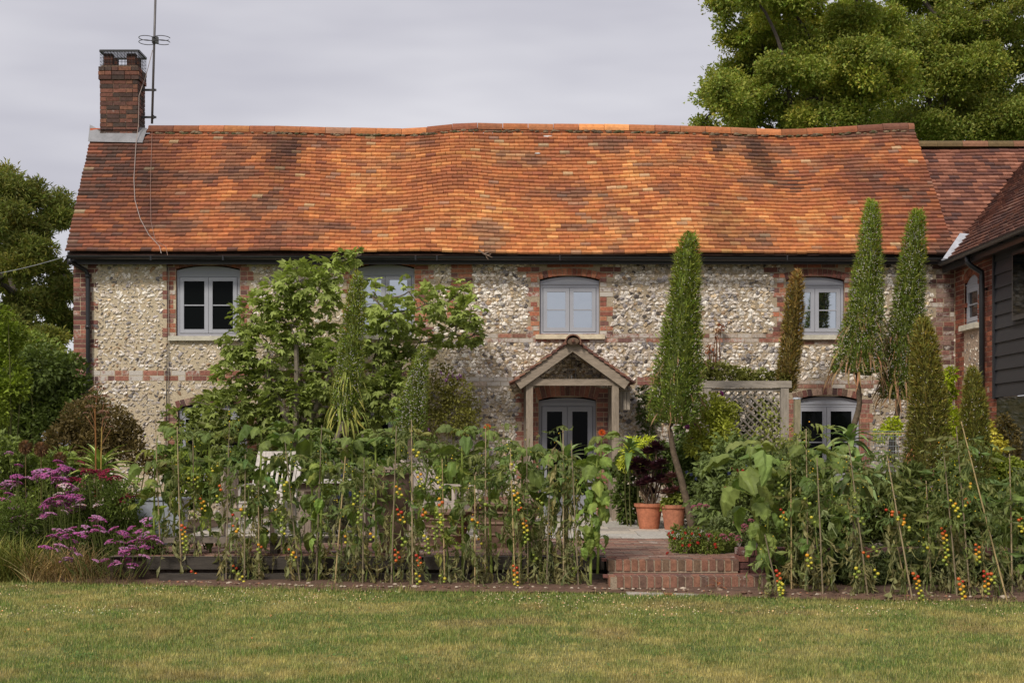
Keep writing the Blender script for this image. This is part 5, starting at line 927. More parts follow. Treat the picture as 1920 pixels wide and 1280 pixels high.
# ---- plants of the right-hand border
bush('flowering_shrub', 'yellow-green shrub with cream pompon flowers in front of the lattice', 'shrub', [(1335, 760, 24), (1350, 780, 28), (1370, 770, 24), (1330, 800, 30), (1360, 812, 26), (1310, 830, 30), (1350, 840, 34), (1390, 850, 24)], 20.6, 4200, T_OV, .06, col(124, 136, 54), stems=10, flowers=[('flower', F_CREAM, 8, .035)])
bush('dahlia', 'dahlia with purple flowers left of the lattice, behind the leaning trunk', 'flowers', [(1290, 810, 24), (1310, 840, 30), (1275, 850, 30), (1320, 870, 34), (1270, 890, 30), (1300, 910, 34)], 21.7, 2400, T_OV2, .085, col(84, 104, 56), stems=8)
for px, py in ((1292, 793), (1300, 790), (1305, 797), (1288, 800), (1347, 797), (1300, 824), (1318, 757), (1352, 738)): put('flower', F_PURP, bpy.data.objects['dahlia'], P(px, py, 21.2), .05, (1.1, uni(-.4, .4), uni(0, 6)))
bush('border_shrub', 'dark leafy clump directly behind the leaning bare trunk', 'shrub', [(1285, 870, 24), (1310, 900, 28), (1290, 925, 26), (1325, 940, 28), (1315, 970, 26), (1340, 900, 24), (1300, 850, 22), (1335, 860, 24)], 21.2, 3000, T_OV, .07, col(80, 98, 52), stems=6)
bush('pinnate_shrub', 'grey-green divided foliage filling the border right of the leaning trunk', 'shrub', [(1355, 885, 32), (1380, 870, 40), (1420, 890, 40), (1352, 930, 32), (1380, 930, 44), (1430, 940, 40), (1460, 890, 40), (1350, 970, 30), (1460, 960, 36), (1400, 985, 30)], 19, 1500, T_PIN, .2, col(88, 106, 60), z0=.4, stems=10)
bush('trellis_shade_shrub', 'dark shaded foliage seen through the lattice', 'shrub', [(1350, 760, 24), (1400, 770, 30), (1440, 770, 28), (1370, 800, 34), (1430, 810, 34), (1460, 790, 14), (1340, 830, 34), (1400, 850, 40), (1450, 850, 34)], 22.9, 4200, T_OV, .06, col(62, 76, 38), dep=.5)  # leaf colour set dark to stand for the shade behind the lattice
bush('climbing_vine', 'loose pale climber hanging over the lattice and its right post', 'climber', [(1440, 760, 18), (1455, 790, 20), (1430, 790, 18), (1470, 820, 22), (1445, 830, 22), (1500, 800, 16), (1420, 820, 18)], 21.4, 300, T_OV2, .06, col(128, 140, 72), stems=8, shell=.2)
o_ = bush('eryngium', 'clump of steel-blue thistle globes behind the red flowers', 'flowers', [(1330, 890, 20), (1330, 930, 24), (1320, 960, 22), (1390, 880, 18), (1290, 960, 14), (1262, 925, 12)], 21, 500, T_NEEDLE, .08, col(96, 110, 84), z0=.4, stems=8)
for px, py in ((1296, 889), (1288, 885), (1367, 887), (1272, 921), (1398, 874), (1440, 871), (1258, 930), (1305, 897), (1424, 862)): put('flower_head', G_ERY, o_, P(px, py, 20.5 if px < 1310 else 17.6), .024)
o_ = bush('snapdragon', 'upright deep red snapdragons beside the big sunflower leaves', 'flowers', [(1400, 900, 24), (1420, 920, 24), (1380, 920, 26), (1450, 910, 24), (1400, 950, 26), (1440, 950, 24)], 16.9, 1500, T_OV, .06, col(86, 102, 50), z0=.38, stems=8)
for px, py in ((1404, 895), (1405, 902), (1412, 908), (1418, 912), (1424, 905), (1400, 915), (1360, 914), (1380, 905), (1376, 912), (1458, 892), (1457, 900), (1445, 912), (1393, 882), (1382, 882), (1371, 878), (1380, 930), (1374, 920)): put('flower', F_DKRED if rng.random() < .6 else F_RED, o_, P(px, py, 16.6), uni(.02, .032), (1.2, uni(-.5, .5), uni(0, 6)))
for px, py in ((1434, 923), (1431, 928), (1438, 920)): put('flower', F_YEL, o_, P(px, py, 16.6), .02, (1.2, 0, 0))
o_ = bush('red_verbena', 'low mound of bright red flowers at the top of the brick steps', 'flowers', [(1275, 1005, 20), (1300, 1010, 24), (1330, 1020, 26), (1360, 1020, 26), (1290, 1030, 20), (1325, 1038, 20), (1270, 1024, 14), (1375, 1035, 18)], 16.1, 5200, T_OV, .032, col(96, 112, 52), z0=PZ, stems=4)
for px, py in ((1255, 1000), (1262, 998), (1284, 999), (1254, 1006), (1280, 1010), (1295, 1012), (1311, 1003), (1279, 1022), (1293, 1022), (1308, 1018), (1310, 990), (1343, 1026), (1341, 1020), (1344, 1008), (1265, 1009), (1252, 1037), (1298, 1000), (1330, 1005)): put('flower', F_RED, o_, P(px, py, 15.75), uni(.018, .028), (1.1, uni(-.4, .4), uni(0, 6)))
o_ = bush('sedum', 'dusky pink sedum heads next to the steps pier', 'flowers', [(1370, 985, 22), (1395, 1000, 22), (1350, 990, 20), (1385, 970, 20)], 16.4, 1100, T_OV, .05, col(92, 108, 66), z0=PZ, stems=4)
for px, py in ((1380, 978), (1395, 985), (1392, 994), (1372, 1002), (1383, 1006), (1398, 988), (1330, 1003), (1362, 1010), (1356, 1004), (1408, 975), (1385, 1012), (1302, 950), (1314, 947), (1325, 948)): put('flower_head', U_SED, o_, P(px, py, 16), uni(.03, .05), (.4, uni(-.2, .2), 0))
def aeonium(label, px, d, heads, c, cin, stemc):
    o = thing('aeonium', label, 'succulent', (X(px, d), d, PZ+.3)); mb = MB(); sb = MB(); t = leaf(.55, 3, .3, -.15)
    for hx, hy, r in heads:
        cpt = P(hx, hy, d+uni(-.15, .15)); n = 34; a = np.arange(n)*2.39996; e = np.linspace(1.35, -.15, n); dr_ = np.stack([np.cos(a)*np.cos(e), np.sin(a)*np.cos(e), np.sin(e)], -1); tilt = np.array([0, -.5, 0]); dr_ = nrm(dr_+tilt*.6)
        mb.inst(t, frames(dr_)*(r*1.35/F*d*np.linspace(.5, 1.1, n))[:, None, None], np.repeat(cpt[None], n, 0), vary(c, n, .35, .12)*np.linspace(1.1, 1, n)[:, None]); tube(sb, spline((X(px, d)+uni(-.06, .06), d, PZ+.3), cpt, 5, 0, uni(-.05, .05)), .011, 6, stemc)
    mb.build('rosettes', m_gloss, o); sb.build('stems', m_bark, o)
aeonium('blackish purple aeonium rosettes on bare stems in the orange pot', 1218, 20.7, [(1195, 868, 17), (1215, 850, 18), (1232, 845, 18), (1205, 890, 20), (1228, 880, 20), (1190, 880, 15), (1215, 905, 18), (1238, 900, 16), (1222, 925, 16), (1200, 910, 14), (1240, 870, 15), (1210, 872, 16), (1228, 835, 13)], col(58, 32, 42), None, col(112, 92, 74))
aeonium('dusky aeonium rosettes in the paler pot behind the trunk', 1258, 20.6, [(1245, 905, 14), (1258, 895, 14), (1250, 925, 14), (1265, 920, 13)], col(92, 62, 62), None, col(150, 120, 90))
bush('fern', 'green leafy plant spilling over the rim of the paler pot', 'plant', [(1262, 940, 12), (1250, 945, 10), (1272, 935, 12)], 20.35, 260, T_OV2, .07, LG*.9, z0=PZ+.3, stems=3)
bush('lime_euphorbia', 'acid yellow-green leafy plant behind the black aeonium', 'plant', [(1180, 850, 16), (1195, 840, 18), (1212, 832, 14), (1175, 870, 14), (1200, 855, 18), (1188, 828, 10)], 21.3, 1100, T_LAN, .085, col(176, 186, 62), stems=6, mat=m_gloss)
bush('border_shrub', 'dark leafy plant between the porch and the orange pot', 'shrub', [(1180, 900, 26), (1170, 930, 24), (1165, 880, 20), (1190, 950, 20), (1175, 965, 16), (1240, 850, 22), (1250, 880, 24)], 21.7, 2400, T_OV, .08, col(74, 92, 44))
bush('golden_acer', 'vivid yellow-green maple glowing between the dark spikes at the right', 'shrub', [(1775, 715, 16), (1785, 700, 14), (1770, 740, 18), (1790, 735, 14), (1775, 765, 22), (1790, 790, 24), (1780, 820, 24), (1760, 800, 22), (1785, 850, 22), (1680, 800, 18), (1660, 815, 14)], 20.4, 3600, T_OV, .06, col(146, 164, 44), stems=8)
bush('golden_philadelphus', 'yellow-leaved shrub at the foot of the weatherboarded wing', 'shrub', [(1860, 800, 12), (1868, 820, 13), (1880, 835, 12), (1862, 845, 14), (1850, 825, 10)], 20, 420, T_OV2, .075, col(168, 168, 74), stems=6)
bush('border_shrub', 'dark brownish twiggy shrub in front of the glass beside the wing', 'shrub', [(1890, 790, 16), (1905, 810, 18), (1885, 820, 14), (1900, 840, 16)], 20.2, 500, T_RH, .06, col(96, 88, 50), stems=8)
bush('pelargonium', 'light green scalloped foliage at the right edge below the wing', 'plant', [(1870, 870, 24), (1900, 880, 24), (1850, 900, 26), (1890, 910, 30), (1925, 890, 24), (1840, 880, 16)], 18, 2600, T_OV2, .06, col(124, 142, 56), z0=.4, stems=6, flowers=[('flower', F_PEACH, 4, .03)])
for lab, bl, d, n, c, tp, sz in (
    ('dense dark foliage behind the right tomatoes, left part near the brick pier', [(1490, 900, 36), (1530, 900, 36), (1510, 950, 44), (1560, 950, 40), (1480, 960, 36), (1540, 1000, 44), (1590, 990, 40), (1450, 1000, 30), (1500, 1010, 36)], 16.6, 5200, col(70, 88, 42), T_OV2, .085),
    ('dense feathery foliage behind the right tomatoes, middle part under the brown-green spike', [(1640, 920, 36), (1680, 930, 40), (1640, 970, 44), (1700, 980, 44), (1740, 960, 40), (1650, 1010, 40), (1710, 1020, 36), (1760, 1010, 36), (1720, 900, 30)], 16.4, 9000, col(78, 92, 46), T_NEEDLE, .085),
    ('dense leafy growth behind the right tomatoes, at the far right edge', [(1800, 940, 36), (1850, 950, 40), (1900, 960, 44), (1810, 1000, 40), (1870, 1010, 44), (1930, 1020, 44), (1790, 900, 26)], 16.3, 5200, col(74, 92, 44), T_OV, .08)):
    bush('leafy_plant', lab, 'plant', bl, d, n, tp, sz, c, z0=.38, stems=8)
rosette('echium_rosette', 'large fountain of broad downy leaves in front of the wire cage', 1605, 880, 15.3, 30, .46, col(122, 140, 88), z0=.4, el=(-.35, 1.25), group='broad-leaved rosettes')
rosette('echium_rosette', 'upper rosette of broad leaves beneath the tallest green spike', 1592, 822, 17.2, 26, .44, col(112, 134, 76), z0=.4, el=(-.2, 1.2), group='broad-leaved rosettes')
rosette('echium_rosette', 'rosette of long arching leaves in front of the porch door', 1062, 866, 15.75, 28, .46, col(112, 132, 74), z0=.1, el=(-.35, 1.35), group='broad-leaved rosettes')
rosette('echium_rosette', 'smaller rosette of pale leaves at the foot of the right porch post', 1180, 840, 20.9, 20, .45, col(104, 128, 70), el=(-.1, 1.2), stem=False, z0=PZ, group='broad-leaved rosettes')
rosette('echium_rosette', 'narrow grey-green rosette standing in front of the lower right window', 1520, 868, 17.6, 26, .36, col(106, 126, 80), z0=.4, el=(-.2, 1.3), group='broad-leaved rosettes')
rosette('bromeliad_weed', 'small orange-brown withered rosette on the lower brick step', 1345, 1098, 14.72, 12, .13, col(160, 96, 50), z0=.02, stem=False, el=(.0, 1.0))
# ------------------------------------------------------------------ giant echium spikes
def echium(label, axis, d, rad, base, trunk, n=9000, straps=50, strapc=col(130, 132, 78), white=500, sl=.05, dry=0, dens=1., tip=None, wsz=.006):
    """axis: [(px,py,half width px)...] bottom to top; trunk: list of px,py down to the ground"""
    A = np.array([P(a, b, d) for a, b, _ in axis]); Rr = np.array([c/F*d for *_, c in axis]); g = P(*trunk[-1], d)
    o = thing('echium', label, 'echium', (g[0], d, g[2]), 'tree echium flower spikes'); L_ = np.concatenate([[0], np.cumsum(np.linalg.norm(np.diff(A, axis=0), axis=1))]); T = L_[-1]
    def ax_(s): return np.stack([np.interp(s, L_, A[:, i]) for i in range(3)], -1), np.interp(s, L_, Rr)
    s = uni(0, T, int(n*1.3)); _, r = ax_(s); keep = rng.random(len(s)) < (r/Rr.max())**.8; s = s[keep]; m = len(s); p, r = ax_(s); a = uni(0, 6.283, m); out = np.stack([np.cos(a), np.sin(a), 0*a], -1)
    # knobbly: bracts bunch on small cymes set in spirals
    k = .74+.34*(np.clip(np.sin(a*8+s*55)*np.sin(s*62-a*5)*1.4, -1, 1)*.5+.5)*uni(.5, 1, m); q = p+out*(r*(k+.42*(vn(a*2, s, 6, 66)-.5)+.2*(vn(a*3, s, 17, 67)-.5)))[:, None]
    mb = MB(); c = vary(base, m, .5, .12)*np.clip(.45+1.6*(k[:, None]-.74), .4, 1.2)*(np.array([.84, .9, .9])+np.array([.42, .24, .05])*(s/T)[:, None])  # recessed bracts coloured darker, imitating shade in the gaps between cymes
    if tip is not None: w_ = np.clip((s/T-.8)*4, 0, 1)[:, None]; c = c*(1-w_)+np.array(tip)*w_*uni(.8, 1.2, (m, 1))
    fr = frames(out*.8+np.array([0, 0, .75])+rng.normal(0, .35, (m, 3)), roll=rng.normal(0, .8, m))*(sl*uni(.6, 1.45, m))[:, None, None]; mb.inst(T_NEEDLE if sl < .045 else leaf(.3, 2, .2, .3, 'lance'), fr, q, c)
    ss = np.linspace(0, T*.99, 30); pp, rr = ax_(ss); tube(mb, pp, rr*.66, 12, np.array(base)*.5)
    if white: s = uni(0, T*.97, white); p, r = ax_(s); a = uni(3.3, 6.1, white); out = np.stack([np.cos(a), np.sin(a), 0*a], -1); mb.inst(ICO1, np.stack([np.eye(3)*wsz]*white), p+out*(r*1.04)[:, None]+np.array([0, 0, .01]), vary((.5, .52, .58), white, .2, .04))
    nb_ = m//7; s3 = uni(0, T*.98, nb_); p3, r3 = ax_(s3); a3 = uni(0, 6.283, nb_); o3 = np.stack([np.cos(a3), np.sin(a3), 0*a3], -1); mb.inst(leaf(.12, 2, .2, -.2, 'lance'), frames(o3+np.array([0, 0, .5])+rng.normal(0, .3, (nb_, 3)))*(sl*1.5*uni(.6, 1.7, nb_))[:, None, None], p3+o3*(r3*.92)[:, None], vary(np.array(base)*1.25+.03, nb_, .3, .1))
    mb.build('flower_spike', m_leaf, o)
    if straps:
        mb = MB(); s = T*uni(-.02, .36, straps)**1.; s = np.where(s < 0, 0, s); p, r = ax_(s); a = uni(3.0, 6.4, straps); out = np.stack([np.cos(a), np.sin(a)*.8, 0*a], -1); lo = (s/T < .14)
        dr_ = out*.75+np.array([0, 0, -.75]); sz = np.where(lo, uni(.26, .42, straps)*(1 if dry < .75 else .6), uni(.14, .26, straps))*d/21; c = vary(strapc, straps, .25, .1); dd = rng.random(straps) < dry; c[dd] = vary(col(158, 126, 96), dd.sum(), .2, .08)
        mb.inst(leaf(.09, 5, .4, .35, 'lance'), frames(dr_, roll=rng.normal(0, .5, straps))*sz[:, None, None], p+out*(r*.95)[:, None], c); mb.build('withered_leaves', m_straw, o)
    mb = MB(); tp = [P(a, b, d) for a, b in trunk]; tp = [A[0]+(A[1]-A[0])*.2]+tp; t_ = np.linspace(0, 1, len(tp)); tt = np.linspace(0, 1, 14); tp = np.array(tp); tp = np.stack([np.interp(tt, t_, tp[:, i]) for i in range(3)], -1); tube(mb, tp, np.linspace(.032, .058, 14)*d/21, 9, col(100, 86, 70)); mb.build('trunk', m_bark, o, smooth=True)
EG = col(122, 142, 66)
echium('green echium spike rising through the middle of the fig tree, skirted with pale strap leaves', [(648, 790, 22), (652, 740, 26), (655, 690, 24), (660, 640, 21), (664, 590, 18), (668, 550, 14), (670, 525, 9), (671, 508, 2)], 20.4, 0, EG, [(648, 850), (640, 900), (640, 995)], 6500, 90, col(160, 164, 88), 420, .045, wsz=.006)
echium('shorter echium spike speckled with bluish-white flowers, right of the fig tree', [(768, 810, 26), (772, 770, 26), (777, 740, 22), (784, 705, 16), (789, 680, 11), (793, 662, 6), (794, 648, 2)], 19.6, 0, EG*.95, [(770, 850), (768, 1000)], 5200, 0, white=700, sl=.045, wsz=.006)
echium('stout green echium on a bare leaning trunk beside the terracotta pots', [(1262, 794, 40), (1266, 760, 47), (1270, 710, 45), (1276, 650, 38), (1281, 590, 30), (1286, 530, 25), (1289, 480, 20), (1291, 455, 15), (1292, 442, 7), (1292, 436, 2)], 20.4, 0, EG*.95, [(1255, 800), (1263, 850), (1278, 900), (1290, 950), (1298, 992)], 12500, 46, col(128, 104, 82), 260, .052, .8)
echium('thin rusty-brown echium spike in front of the upper right window', [(1474, 735, 16), (1478, 690, 19), (1484, 640, 18), (1489, 580, 16), (1492, 540, 13), (1494, 520, 8), (1495, 506, 2)], 22.5, 0, col(136, 126, 74), [(1472, 770), (1471, 850), (1471, 960)], 5200, 0, white=0, sl=.05, tip=col(150, 118, 78))
echium('tallest green echium spike, left of the pair on the right', [(1606, 700, 44), (1612, 660, 42), (1618, 610, 36), (1624, 560, 29), (1629, 500, 23), (1632, 440, 17), (1634, 400, 13), (1635, 385, 8), (1634, 374, 2)], 20.6, 0, EG, [(1612, 760), (1600, 800), (1592, 850), (1590, 960)], 12500, 120, col(150, 132, 92), 1100, .05, .5, tip=col(130, 156, 60), wsz=.0055)
echium('second tallest green echium spike, leaning slightly right of its neighbour', [(1686, 748, 34), (1690, 700, 37), (1695, 640, 34), (1702, 580, 27), (1708, 520, 23), (1714, 460, 19), (1718, 420, 14), (1720, 404, 9), (1720, 392, 2)], 20.8, 0, EG*.9, [(1680, 790), (1672, 830), (1670, 960)], 11500, 110, col(146, 124, 90), 950, .05, .6, tip=col(126, 150, 56), wsz=.0055)
echium('bronze-green echium spike in front of the golden maple', [(1735, 900, 36), (1738, 860, 40), (1740, 800, 37), (1739, 740, 31), (1736, 680, 25), (1733, 630, 18), (1731, 608, 10), (1730, 594, 3)], 17.2, 0, col(124, 126, 66), [(1735, 940), (1735, 1000)], 11500, 26, col(176, 120, 84), 60, .045, .6)
echium('shortest bronze-green echium spike, beside the black downpipe', [(1825, 900, 28), (1826, 850, 28), (1827, 800, 25), (1826, 750, 19), (1824, 715, 12), (1824, 700, 7), (1824, 688, 2)], 17.4, 0, col(124, 130, 66), [(1826, 940), (1826, 1000)], 7000, 0, white=60, sl=.042)
# ------------------------------------------------------------------ tomatoes on canes
TC = {'g': col(146, 160, 62), 'y': col(206, 190, 60), 'a': col(222, 156, 40), 'o': col(204, 98, 38), 'r': col(180, 50, 28)}
def tmesh(c):
    mb = MB(); v = ICO2[0].copy(); v[:, 2] *= .93; mb.add(v, ICO2[1], c); a = np.arange(5)*1.2566; mb.inst(leaf(.3, 2, .1, .4), frames(np.stack([np.cos(a), np.sin(a), .3+0*a], -1))*.7, np.repeat([[0, 0, .9]], 5, 0), col(84, 108, 44)); me = mesh_of(mb, 'tomato', m_tom)
    me.polygons.foreach_set('use_smooth', [True]*len(me.polygons)); return me
TM = {k: tmesh(v) for k, v in TC.items()}
TPL = []
def tomato_plant(label, pb, pt, pyt, dy=.35, n=42, dry=.3, trusses=(), cane2=None, base=col(94, 108, 62), lsz=.24, vine_to=None, lo=.03):
    """pb cane foot px (measured at its own depth), pt,pyt cane tip"""
    n = int(n*1.6); lsz *= .8; y = 15.2
    for _ in range(4): y = edge_y(X(pb, y))+dy
    x0, x1, z1 = X(pb, y), X(pt, y), Z(pyt, y); o = thing('tomato_plant', label, 'tomato plant', (x0, y, .05), 'tomato plants tied to canes'); mb = MB()
    tube(mb, [(x0, y-.12, .03), ((x0+x1)/2, y-.13, z1/2), (x1, y-.12, z1)], [.0078, .007, .005], 6, pick([col(168, 148, 116), col(140, 124, 100), col(184, 160, 114), col(126, 112, 92)], 1)[0])
    for q in np.arange(.15, z1, uni(.16, .24)): f = q/z1; tube(mb, [(x0+(x1-x0)*f, y-.125, q), (x0+(x1-x0)*f, y-.125, q+.008)], .0088, 6, col(130, 112, 86))
    mb.build('cane', m_cane, o)
    if cane2: mb = MB(); tube(mb, [(x0+cane2[0], y+.03, .03), (x0+cane2[1], y+.03, cane2[2])], [.007, .005], 6, col(170, 148, 110)); mb.build('cane', m_cane, o)
    zt = (vine_to if vine_to else min(z1+.05, z1*uni(.86, 1.05))); t = np.linspace(0, 1, 10); st = np.stack([x0+(x1-x0)*t*zt/z1+.03*np.sin(t*9+uni(0, 6)), y-.02+.03*np.cos(t*8+uni(0, 6)), .04+t*(zt-.04)], -1)
    mb = MB(); tube(mb, st, np.linspace(.009, .004, 10), 6, col(104, 122, 64)); mb.build('stem', m_leaf, o)
    f = np.sort(uni(lo, 1., n)**1.12); p = np.stack([np.interp(f, t, st[:, i]) for i in range(3)], -1); a = uni(0, 6.283, n); dr_ = np.stack([np.cos(a), np.sin(a)*.8-.15, uni(-.15, .75, n)], -1); w_ = f < dry*1.25*uni(.5, 1.5, n); p = p+rng.normal(0, 1, (n, 3))*np.array([.075, .05, .02])
    mb = MB(); lf = MB(); sz = lsz*uni(.55, 1.4, n)
    for k, tp in enumerate(T_TOM): q = ~w_ & (np.arange(n) % 6 == k); mb.inst(tp, frames(dr_[q], roll=rng.normal(0, .3, q.sum()))*sz[q][:, None, None], p[q], vary(base, q.sum(), .3, .1))
    for k, tp in enumerate(T_DRY):
        q = w_ & (np.arange(n) % 4 == k)
        if q.any(): mb.inst(tp, frames(dr_[q]*np.array([.7, .7, .3])+np.array([0, 0, -.4]), roll=rng.normal(0, .4, q.sum()))*(sz[q]*1.15)[:, None, None], p[q], vary(col(112, 116, 80), q.sum(), .35, .08))
    m = n//4; f2 = uni(.5, 1.02, m); p2 = np.stack([np.interp(f2, t, st[:, i]) for i in range(3)], -1)+rng.normal(0, .05, (m, 3)); mb.inst(ICO1, np.stack([np.eye(3)*.006]*m), p2, vary(col(200, 190, 60), m))
    mb.build('foliage', m_leaf, o)
    for px, py, rp, sl in trusses:
        dd = y-.19; P0 = P(px, py, dd); sx = np.interp(P0[2], st[:, 2], st[:, 0]); L2 = .034*len(rp)*.62; pts = [(sx, y-.02, P0[2]+.05), (P0[0]*.6+sx*.4, dd+.02, P0[2]+.05), P0, P0+np.array([sl*L2*.5, 0, -L2*.5]), P0+np.array([sl*L2, 0, -L2])]
        mb = MB(); tube(mb, pts, .003, 5, col(112, 128, 66)); tr = mb.build('tomato_truss', m_leaf, o)
        for i, ch_ in enumerate(rp): q = P0+np.array([sl*L2, 0, -L2])*i/max(1, len(rp)-1)+np.array([(.017 if i % 2 else -.015)+uni(-.004, .004), uni(-.012, .008), uni(-.004, .004)]); put('tomato', TM[ch_], tr, q, uni(.013, .0182)*(1.05 if i < 3 else .95))
tomato_plant('tomato plant at the left end of the row, next to the zinc trough', 308, 296, 785, .5, 26, .3, base=col(96, 112, 52))
tomato_plant('tomato plant with a long orange-to-green truss, second from the left end', 345, 337, 800, .35, 34, .45, [(343, 985, 'oroaayygygggg', .1), (362, 1070, 'rooaay', .35)])
tomato_plant('tomato plant with strings of small yellow-green fruit before the lower left window', 371, 366, 812, .6, 30, .3, [(357, 888, 'ggyggggg', .0), (368, 890, 'gyyggg', .0), (378, 935, 'oaayay', .2), (410, 868, 'yyyy', -1.)], base=col(108, 122, 50))
tomato_plant('tomato plant hiding the back of the sideways chair', 428, 434, 792, .4, 40, .35, [(415, 910, 'oo', -.5), (410, 930, 'ygg', 0), (440, 965, 'rg', .3), (440, 1060, 'orgy', .1)])
tomato_plant('tomato plant with a bright new cane over the seat of the sideways chair', 462, 464, 851, .35, 36, .5, [(455, 955, 'agg', .1), (467, 912, 'gg', .4), (440, 985, 'oya', .6), (450, 1075, 'gyyy', .3)], cane2=(-.03, .03, .5))
tomato_plant('tomato plant in front of the right armrest of the silvery armchair', 490, 488, 900, .45, 30, .5, [(488, 1020, 'aogg', -.2), (512, 912, 'ggg', .5)])
tomato_plant('tomato plant on a cane leaning left before the table', 566, 538, 830, .4, 38, .5, [(520, 955, 'agggg', .5), (530, 985, 'gggy', 0), (545, 1030, 'oayag', .5), (532, 898, 'gyy', .3)])
tomato_plant('thin tomato plant behind a tall straight cane in front of the table', 595, 606, 797, .55, 28, .4, [(655, 1055, 'aa', .9)])
tomato_plant('bushy tomato plant under the right end of the table', 630, 650, 855, .35, 42, .4, [(668, 925, 'ggggy', -.1), (650, 1005, 'agy', 0)])
tomato_plant('tomato plant with withered lower leaves left of the tall urn', 682, 685, 857, .35, 40, .6, [(675, 960, 'ggggg', -.1), (697, 1000, 'ayg', 0)])
tomato_plant('dark-caned tomato plant with red trusses crossing the tall urn', 735, 745, 798, .35, 34, .4, [(745, 912, 'aayyg', .3), (748, 955, 'rroaay', .3), (743, 1030, 'rooro', .15), (757, 1010, 'ggg', 0)])
tomato_plant('tomato plant on the palest tall cane, heavy with yellow fruit', 775, 773, 786, .35, 46, .35, [(778, 843, 'yyyg', .6), (785, 885, 'gaayggyg', .2), (795, 955, 'oaog', .1), (798, 1005, 'yygggggg', .1), (783, 1040, 'rrooo', .2), (783, 1075, 'yagygg', .1)], cane2=(.02, .01, .75))
tomato_plant('tomato plant with a dense shower of small yellow-green fruit', 835, 830, 860, .4, 34, .3, [(822, 895, 'ygygyg', .3), (822, 960, 'gygggg', .1), (830, 970, 'ggyggg', -.2), (815, 990, 'ggggg', .1), (826, 935, 'aoo', .1), (828, 1078, 'gyg', .6)], base=col(100, 116, 50))
tomato_plant('thin tomato plant on a greyish cane in front of the small ribbed pot', 891, 891, 890, .35, 32, .55, [(888, 973, 'aag', .8), (903, 937, 'gg', .5)])
tomato_plant('tomato plant with single orange fruit between the two ribbed pots', 910, 911, 802, .5, 26, .4, [(910, 1055, 'ay', 0), (900, 1010, 'ay', 0)])
tomato_plant('tomato plant with one long truss from yellow to red over the large ribbed pot', 966, 957, 840, .35, 46, .4, [(966, 920, 'yaayyygor', .25), (983, 972, 'ooaayyygggg', .1), (962, 870, 'ygg', .5), (966, 1060, 'orooayyayyy', .05)], cane2=(.05, .03, .65))
tomato_plant('tomato plant on a tall thin cane beside the left porch post', 990, 987, 804, .55, 30, .35, [(1003, 1040, 'ggg', .1)])
tomato_plant('wilting tomato plant in front of the left door leaf', 1024, 1030, 905, .4, 38, .7, [(1010, 935, 'gg', .4)])
tomato_plant('wilting tomato plant on the cane before the gap between the door leaves', 1056, 1055, 806, .45, 40, .6, [(1078, 1065, 'ggg', .1)])
tomato_plant('tomato plant with curled pale leaves left of the tall sunflower by the steps', 1084, 1070, 825, .35, 40, .65, [])
tomato_plant('short tomato plant at the right of the brick steps, its cane leaning left', 1456, 1430, 1000, .1, 14, .3, [(1458, 1070, 'rorooyggyygg', .15), (1463, 1090, 'gyyyg', .1)])
tomato_plant('tomato plant hung with green fruit in the second cane row above the pier', 1480, 1478, 860, .5, 40, .2, [(1462, 905, 'gggggg', .1), (1475, 960, 'ggyygggg', -.2), (1466, 955, 'roy', 0)])
tomato_plant('tomato plant with the straight thin cane below the lower right window', 1510, 1507, 804, .5, 36, .3, [(1503, 975, 'ggg', .4), (1516, 1050, 'ygygg', .05)])
tomato_plant('tomato plant on a stout pale cane right of the straight thin one', 1538, 1527, 858, .2, 40, .4, [(1512, 935, 'gg', .3), (1516, 1040, 'aygyyg', .1), (1524, 970, 'yg', 0)])
tomato_plant('tomato plant with withered foot on a left-leaning cane near the fountain of leaves', 1622, 1586, 831, .2, 46, .5, [(1605, 933, 'ggg', .1), (1612, 965, 'gggg', .3), (1608, 1065, 'yggg', -.3), (1642, 1068, 'yyg', .1), (1640, 1025, 'gg', .1)])
tomato_plant('tomato plant with a left-leaning cane and a heavy orange truss at soil level', 1704, 1657, 853, .12, 52, .4, [(1665, 955, 'roogyaayg', 1.1), (1716, 1075, 'oroaayyyyggyg', .25), (1622, 1035, 'oo', .3)], cane2=(.0, -.12, .6))
tomato_plant('tomato plant with feathery growth left of the yellow-fruited one', 1740, 1730, 900, .4, 40, .25, [(1688, 960, 'oao', .8), (1735, 1020, 'gyg', 0)], base=col(84, 98, 52))
tomato_plant('tomato plant with yellow flowers and orange trusses under the bronze-green spike', 1788, 1763, 850, .2, 52, .35, [(1768, 990, 'oroaayyggyggy', .15), (1785, 938, 'yayyygy', .5), (1772, 1050, 'gg', 0)])
tomato_plant('tomato plant on the tallest pale cane at the right, with red-orange fruit low down', 1812, 1786, 800, .2, 46, .35, [(1800, 1085, 'oroaayyayyg', .2), (1812, 935, 'ooy', .1), (1832, 1020, 'oooaayygg', .05)])
tomato_plant('tomato plant on the steeply left-leaning cane near the right edge', 1880, 1795, 790, .12, 52, .35, [(1848, 1070, 'rrrooaaygg', .05), (1812, 900, 'gay', .8), (1862, 1075, 'ogyg', .0)])
tomato_plant('last tomato plant at the right edge of the picture, on a straight cane', 1890, 1885, 850, .4, 40, .25, [(1911, 965, 'ooogyg', .1), (1918, 985, 'yyyg', 0)])
